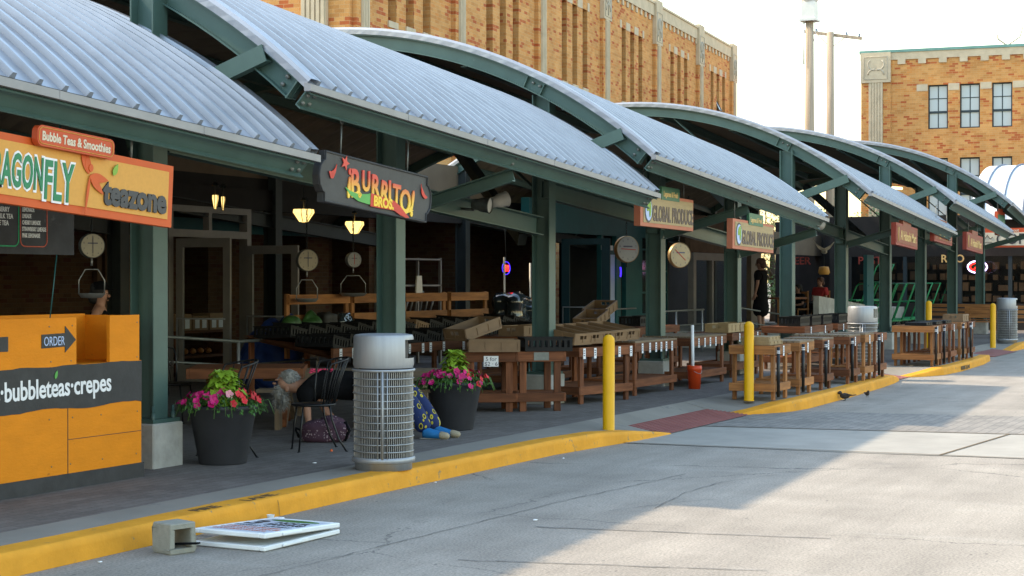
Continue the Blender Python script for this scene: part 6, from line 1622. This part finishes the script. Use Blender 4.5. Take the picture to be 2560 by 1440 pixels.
def upright(name, label, loc, rz, h, skin_m, top_m, hair_m, bottom_m, seated=False, dress=False, arms='down', hat=None, sc_=1.):
    t = thing(name, label, 'person', loc, rz)
    k = h / 1.72; f = lambda *n: (n[0] * k, n[1] * k, n[2] * k) + tuple(x * k for x in n[3:])
    b = -.44 if seated else 0      # drop of everything above the hips when sitting
    n_ = [f(0, 0, .95 + b, .11, .085), f(0, 0, 1.12 + b, .1, .08), f(0, .0, 1.32 + b, .12, .085), f(0, 0, 1.43 + b, .07, .06), f(0, .01, 1.49 + b, .05), f(0, .02, 1.57 + b, .075, .085), f(0, .025, 1.65 + b, .08, .09), f(0, .02, 1.70 + b, .055, .06)]
    e_ = [(q, q + 1) for q in range(7)]
    for sg in (-1, 1):
        i = len(n_)
        if arms == 'down': n_ += [f(sg * .18, 0, 1.40 + b, .052), f(sg * .22, .0, 1.13 + b, .04), f(sg * .22, .05, .90 + b, .026)]; hd = (0, .2, -1)
        else: n_ += [f(sg * .18, 0, 1.40 + b, .052), f(sg * .22, .04, 1.15 + b, .042), f(sg * .08, .26, 1.12 + b, .027)]; hd = (-sg, .6, 0)
        e_ += [(3, i), (i, i + 1), (i + 1, i + 2)]; hand(n_, e_, i + 2, hd, (0, -1, .2) if arms == 'down' else (0, 0, 1), (0, 1, 0) if arms == 'down' else (0, sg, 0), .17 * k, .5)
        i = len(n_)
        if seated: n_ += [f(sg * .09, .02, .93 + b, .09), f(sg * .11, .42, .50, .06), f(sg * .11, .44, .08, .038), f(sg * .11, .56, .03, .034)]
        else: n_ += [f(sg * .09, 0, .88, .085), f(sg * .1, .01, .48, .056), f(sg * .1, -.02, .08, .036), f(sg * .11, .12, .03, .034)]
        e_ += [(0, i), (i, i + 1), (i + 1, i + 2), (i + 2, i + 3)]
    skin('body', n_, e_, skin_m, t)
    m = MB(); m.blob(Vector((0, .115, 1.585 + b)) * k, Vector((.014, .018, .018)) * k, 1, .05, 2); m.blob(Vector((0, .1, 1.535 + b)) * k, Vector((.028, .01, .008)) * k, 2, .05, 2)
    for sg in (-1, 1): m.blob(Vector((sg * .082, .02, 1.59 + b)) * k, Vector((.01, .018, .028)) * k, 3, .05, 2)
    m.build('face_features', skin_m, t)
    m = MB(); [m.blob(Vector((sg * .03, .1, 1.612 + b)) * k, Vector((.009, .007, .006)) * k, 1, .02, 1) for sg in (-1, 1)]; m.build('eyes', 'hair_black', t)
    m = MB(); m.blob(Vector((0, -.01, 1.66 + b)) * k, Vector((.098, .105, .09)) * k, 5, .08, 3); m.blob(Vector((0, -.06, 1.58 + b)) * k, Vector((.09, .06, .10)) * k, 6, .1, 3); m.build('hair', hair_m, t)
    tp = [f(0, 0, .88 + b, .185, .155), f(0, 0, 1.10 + b, .165, .14), f(0, .0, 1.32 + b, .19, .145), f(0, 0, 1.45 + b, .10, .09)]; te = [(0, 1), (1, 2), (2, 3)]
    if hat is None or hat != 'tank':
        for sg in (-1, 1): i = len(tp); tp += [f(sg * .18, 0, 1.39 + b, .09), f(sg * .215, 0, 1.20 + b, .08)]; te += [(2, i), (i, i + 1)]
    if dress: i = len(tp); tp += [f(0, 0, .66, .22, .18), f(0, 0, .30, .235, .2)]; te += [(0, i), (i, i + 1)]
    skin('dress' if dress else 'shirt', tp, te, top_m, t)
    if not dress:
        q = []; ed = []
        q.append(f(0, 0, .94 + b, .16, .14))
        for sg in (-1, 1):
            i = len(q); q += ([f(sg * .09, .04, .92 + b, .13), f(sg * .11, .42, .50, .10), f(sg * .11, .44, .10, .08)] if seated else [f(sg * .09, 0, .86, .13), f(sg * .1, .01, .48, .1), f(sg * .1, -.01, .08, .08)]); ed += [(0, i), (i, i + 1), (i + 1, i + 2)]
        skin('trousers', q, ed, bottom_m, t)
    if hat == 'tank':
        m = MB(); m.lathe([(.0, .1), (.07, .085), (.1, .04), (.102, 0)], Vector((0, .01, 1.66 + b)) * k, 18); m.prism([(-.08, .06), (-.06, .17), (0, .2), (.06, .17), (.08, .06)], Matrix.Translation(Vector((0, .01, 1.655 + b)) * k), .01); m.build('cap', 'cloth_black', t)
    return t
_p = upright('person', 'standing person with brown hair in a long black dress, dark against the light', (38.75, 12.05, .55), R(0), 1.72, 'skin_dark', 'cloth_black', 'hair_brown', 'cloth_black', dress=True); _p.scale = (1.22, 1.1, 1.0)
upright('person', 'person in a red shirt seated sideways on a wooden chair behind the ramp wall', (46.6, 12.75, .55), R(70), 1.72, 'skin', 'cloth_red', 'hair_brown', 'cloth_black', seated=True, arms='fwd')
upright('person', 'dark haired head and shoulders of a person seated in the bright gap', (44.9, 12.9, .45), R(60), 1.6, 'skin_dark', 'cloth_black', 'hair_black', 'cloth_black', seated=True, arms='fwd')
upright('person', 'person in a dark tank top and cap sitting in the gloom behind the order counter', (15.1, 12.45, GZ + .32), R(205), 1.68, 'skin', 'cloth_black', 'hair_black', 'cloth_black', seated=True, arms='fwd', hat='tank')
def chair(loc, rz, lab, ml='pine', ext=0.):
    t = thing('wooden_chair', lab, 'chair', loc, rz)
    m = MB(); m.box((-.21, -.2, .4), (.21, .22, .44)); m.build('seat', ml + '_x', t)
    for x in (-.2, .16):
        for y in (-.2, .18): m = MB(); m.box((x, y, -ext), (x + .04, y + .04, .4 if y > 0 else .92)); m.build('leg', ml + '_z', t)
    m = MB(); m.box((-.2, -.2, .6), (.2, -.17, .9)); m.build('backrest', ml + '_x', t)
chair((46.6, 12.75, .55), R(70), 'wooden chair under the red shirted person'); chair((44.9, 12.9, .45 + .1), R(60), 'wooden chair under the dark haired person in the bright gap'); chair((15.1, 12.45, GZ + .29), R(205), 'wooden chair under the person behind the order counter', 'redwood', .29)
# benches by the far litter bin
for k, (x, y, lab) in enumerate(((51.5, 9.7, 'slatted pine bench in front of the coffee shop, left one'), (49.0, 7.9, 'slatted pine bench behind the far litter bin'))):
    t = thing('slatted_bench', lab, 'bench', (x, y, GZ), R(90)); m = MB(); [m.box((-1.2, q * .1, .42), (1.2, q * .1 + .08, .45)) for q in range(4)]; m.build('seat', 'pine_x', t)
    m = MB(); [m.box((-1.2, .42, .55 + q * .13), (1.2, .45, .64 + q * .13)) for q in range(3)]; m.build('backrest', 'pine_x', t)
    for q in (-1.1, 1.05): m = MB(); m.box((q, .38, 0), (q + .06, .42, .9)); m.box((q, 0, 0), (q + .06, .05, .42)); m.build('leg', 'pine_z', t)
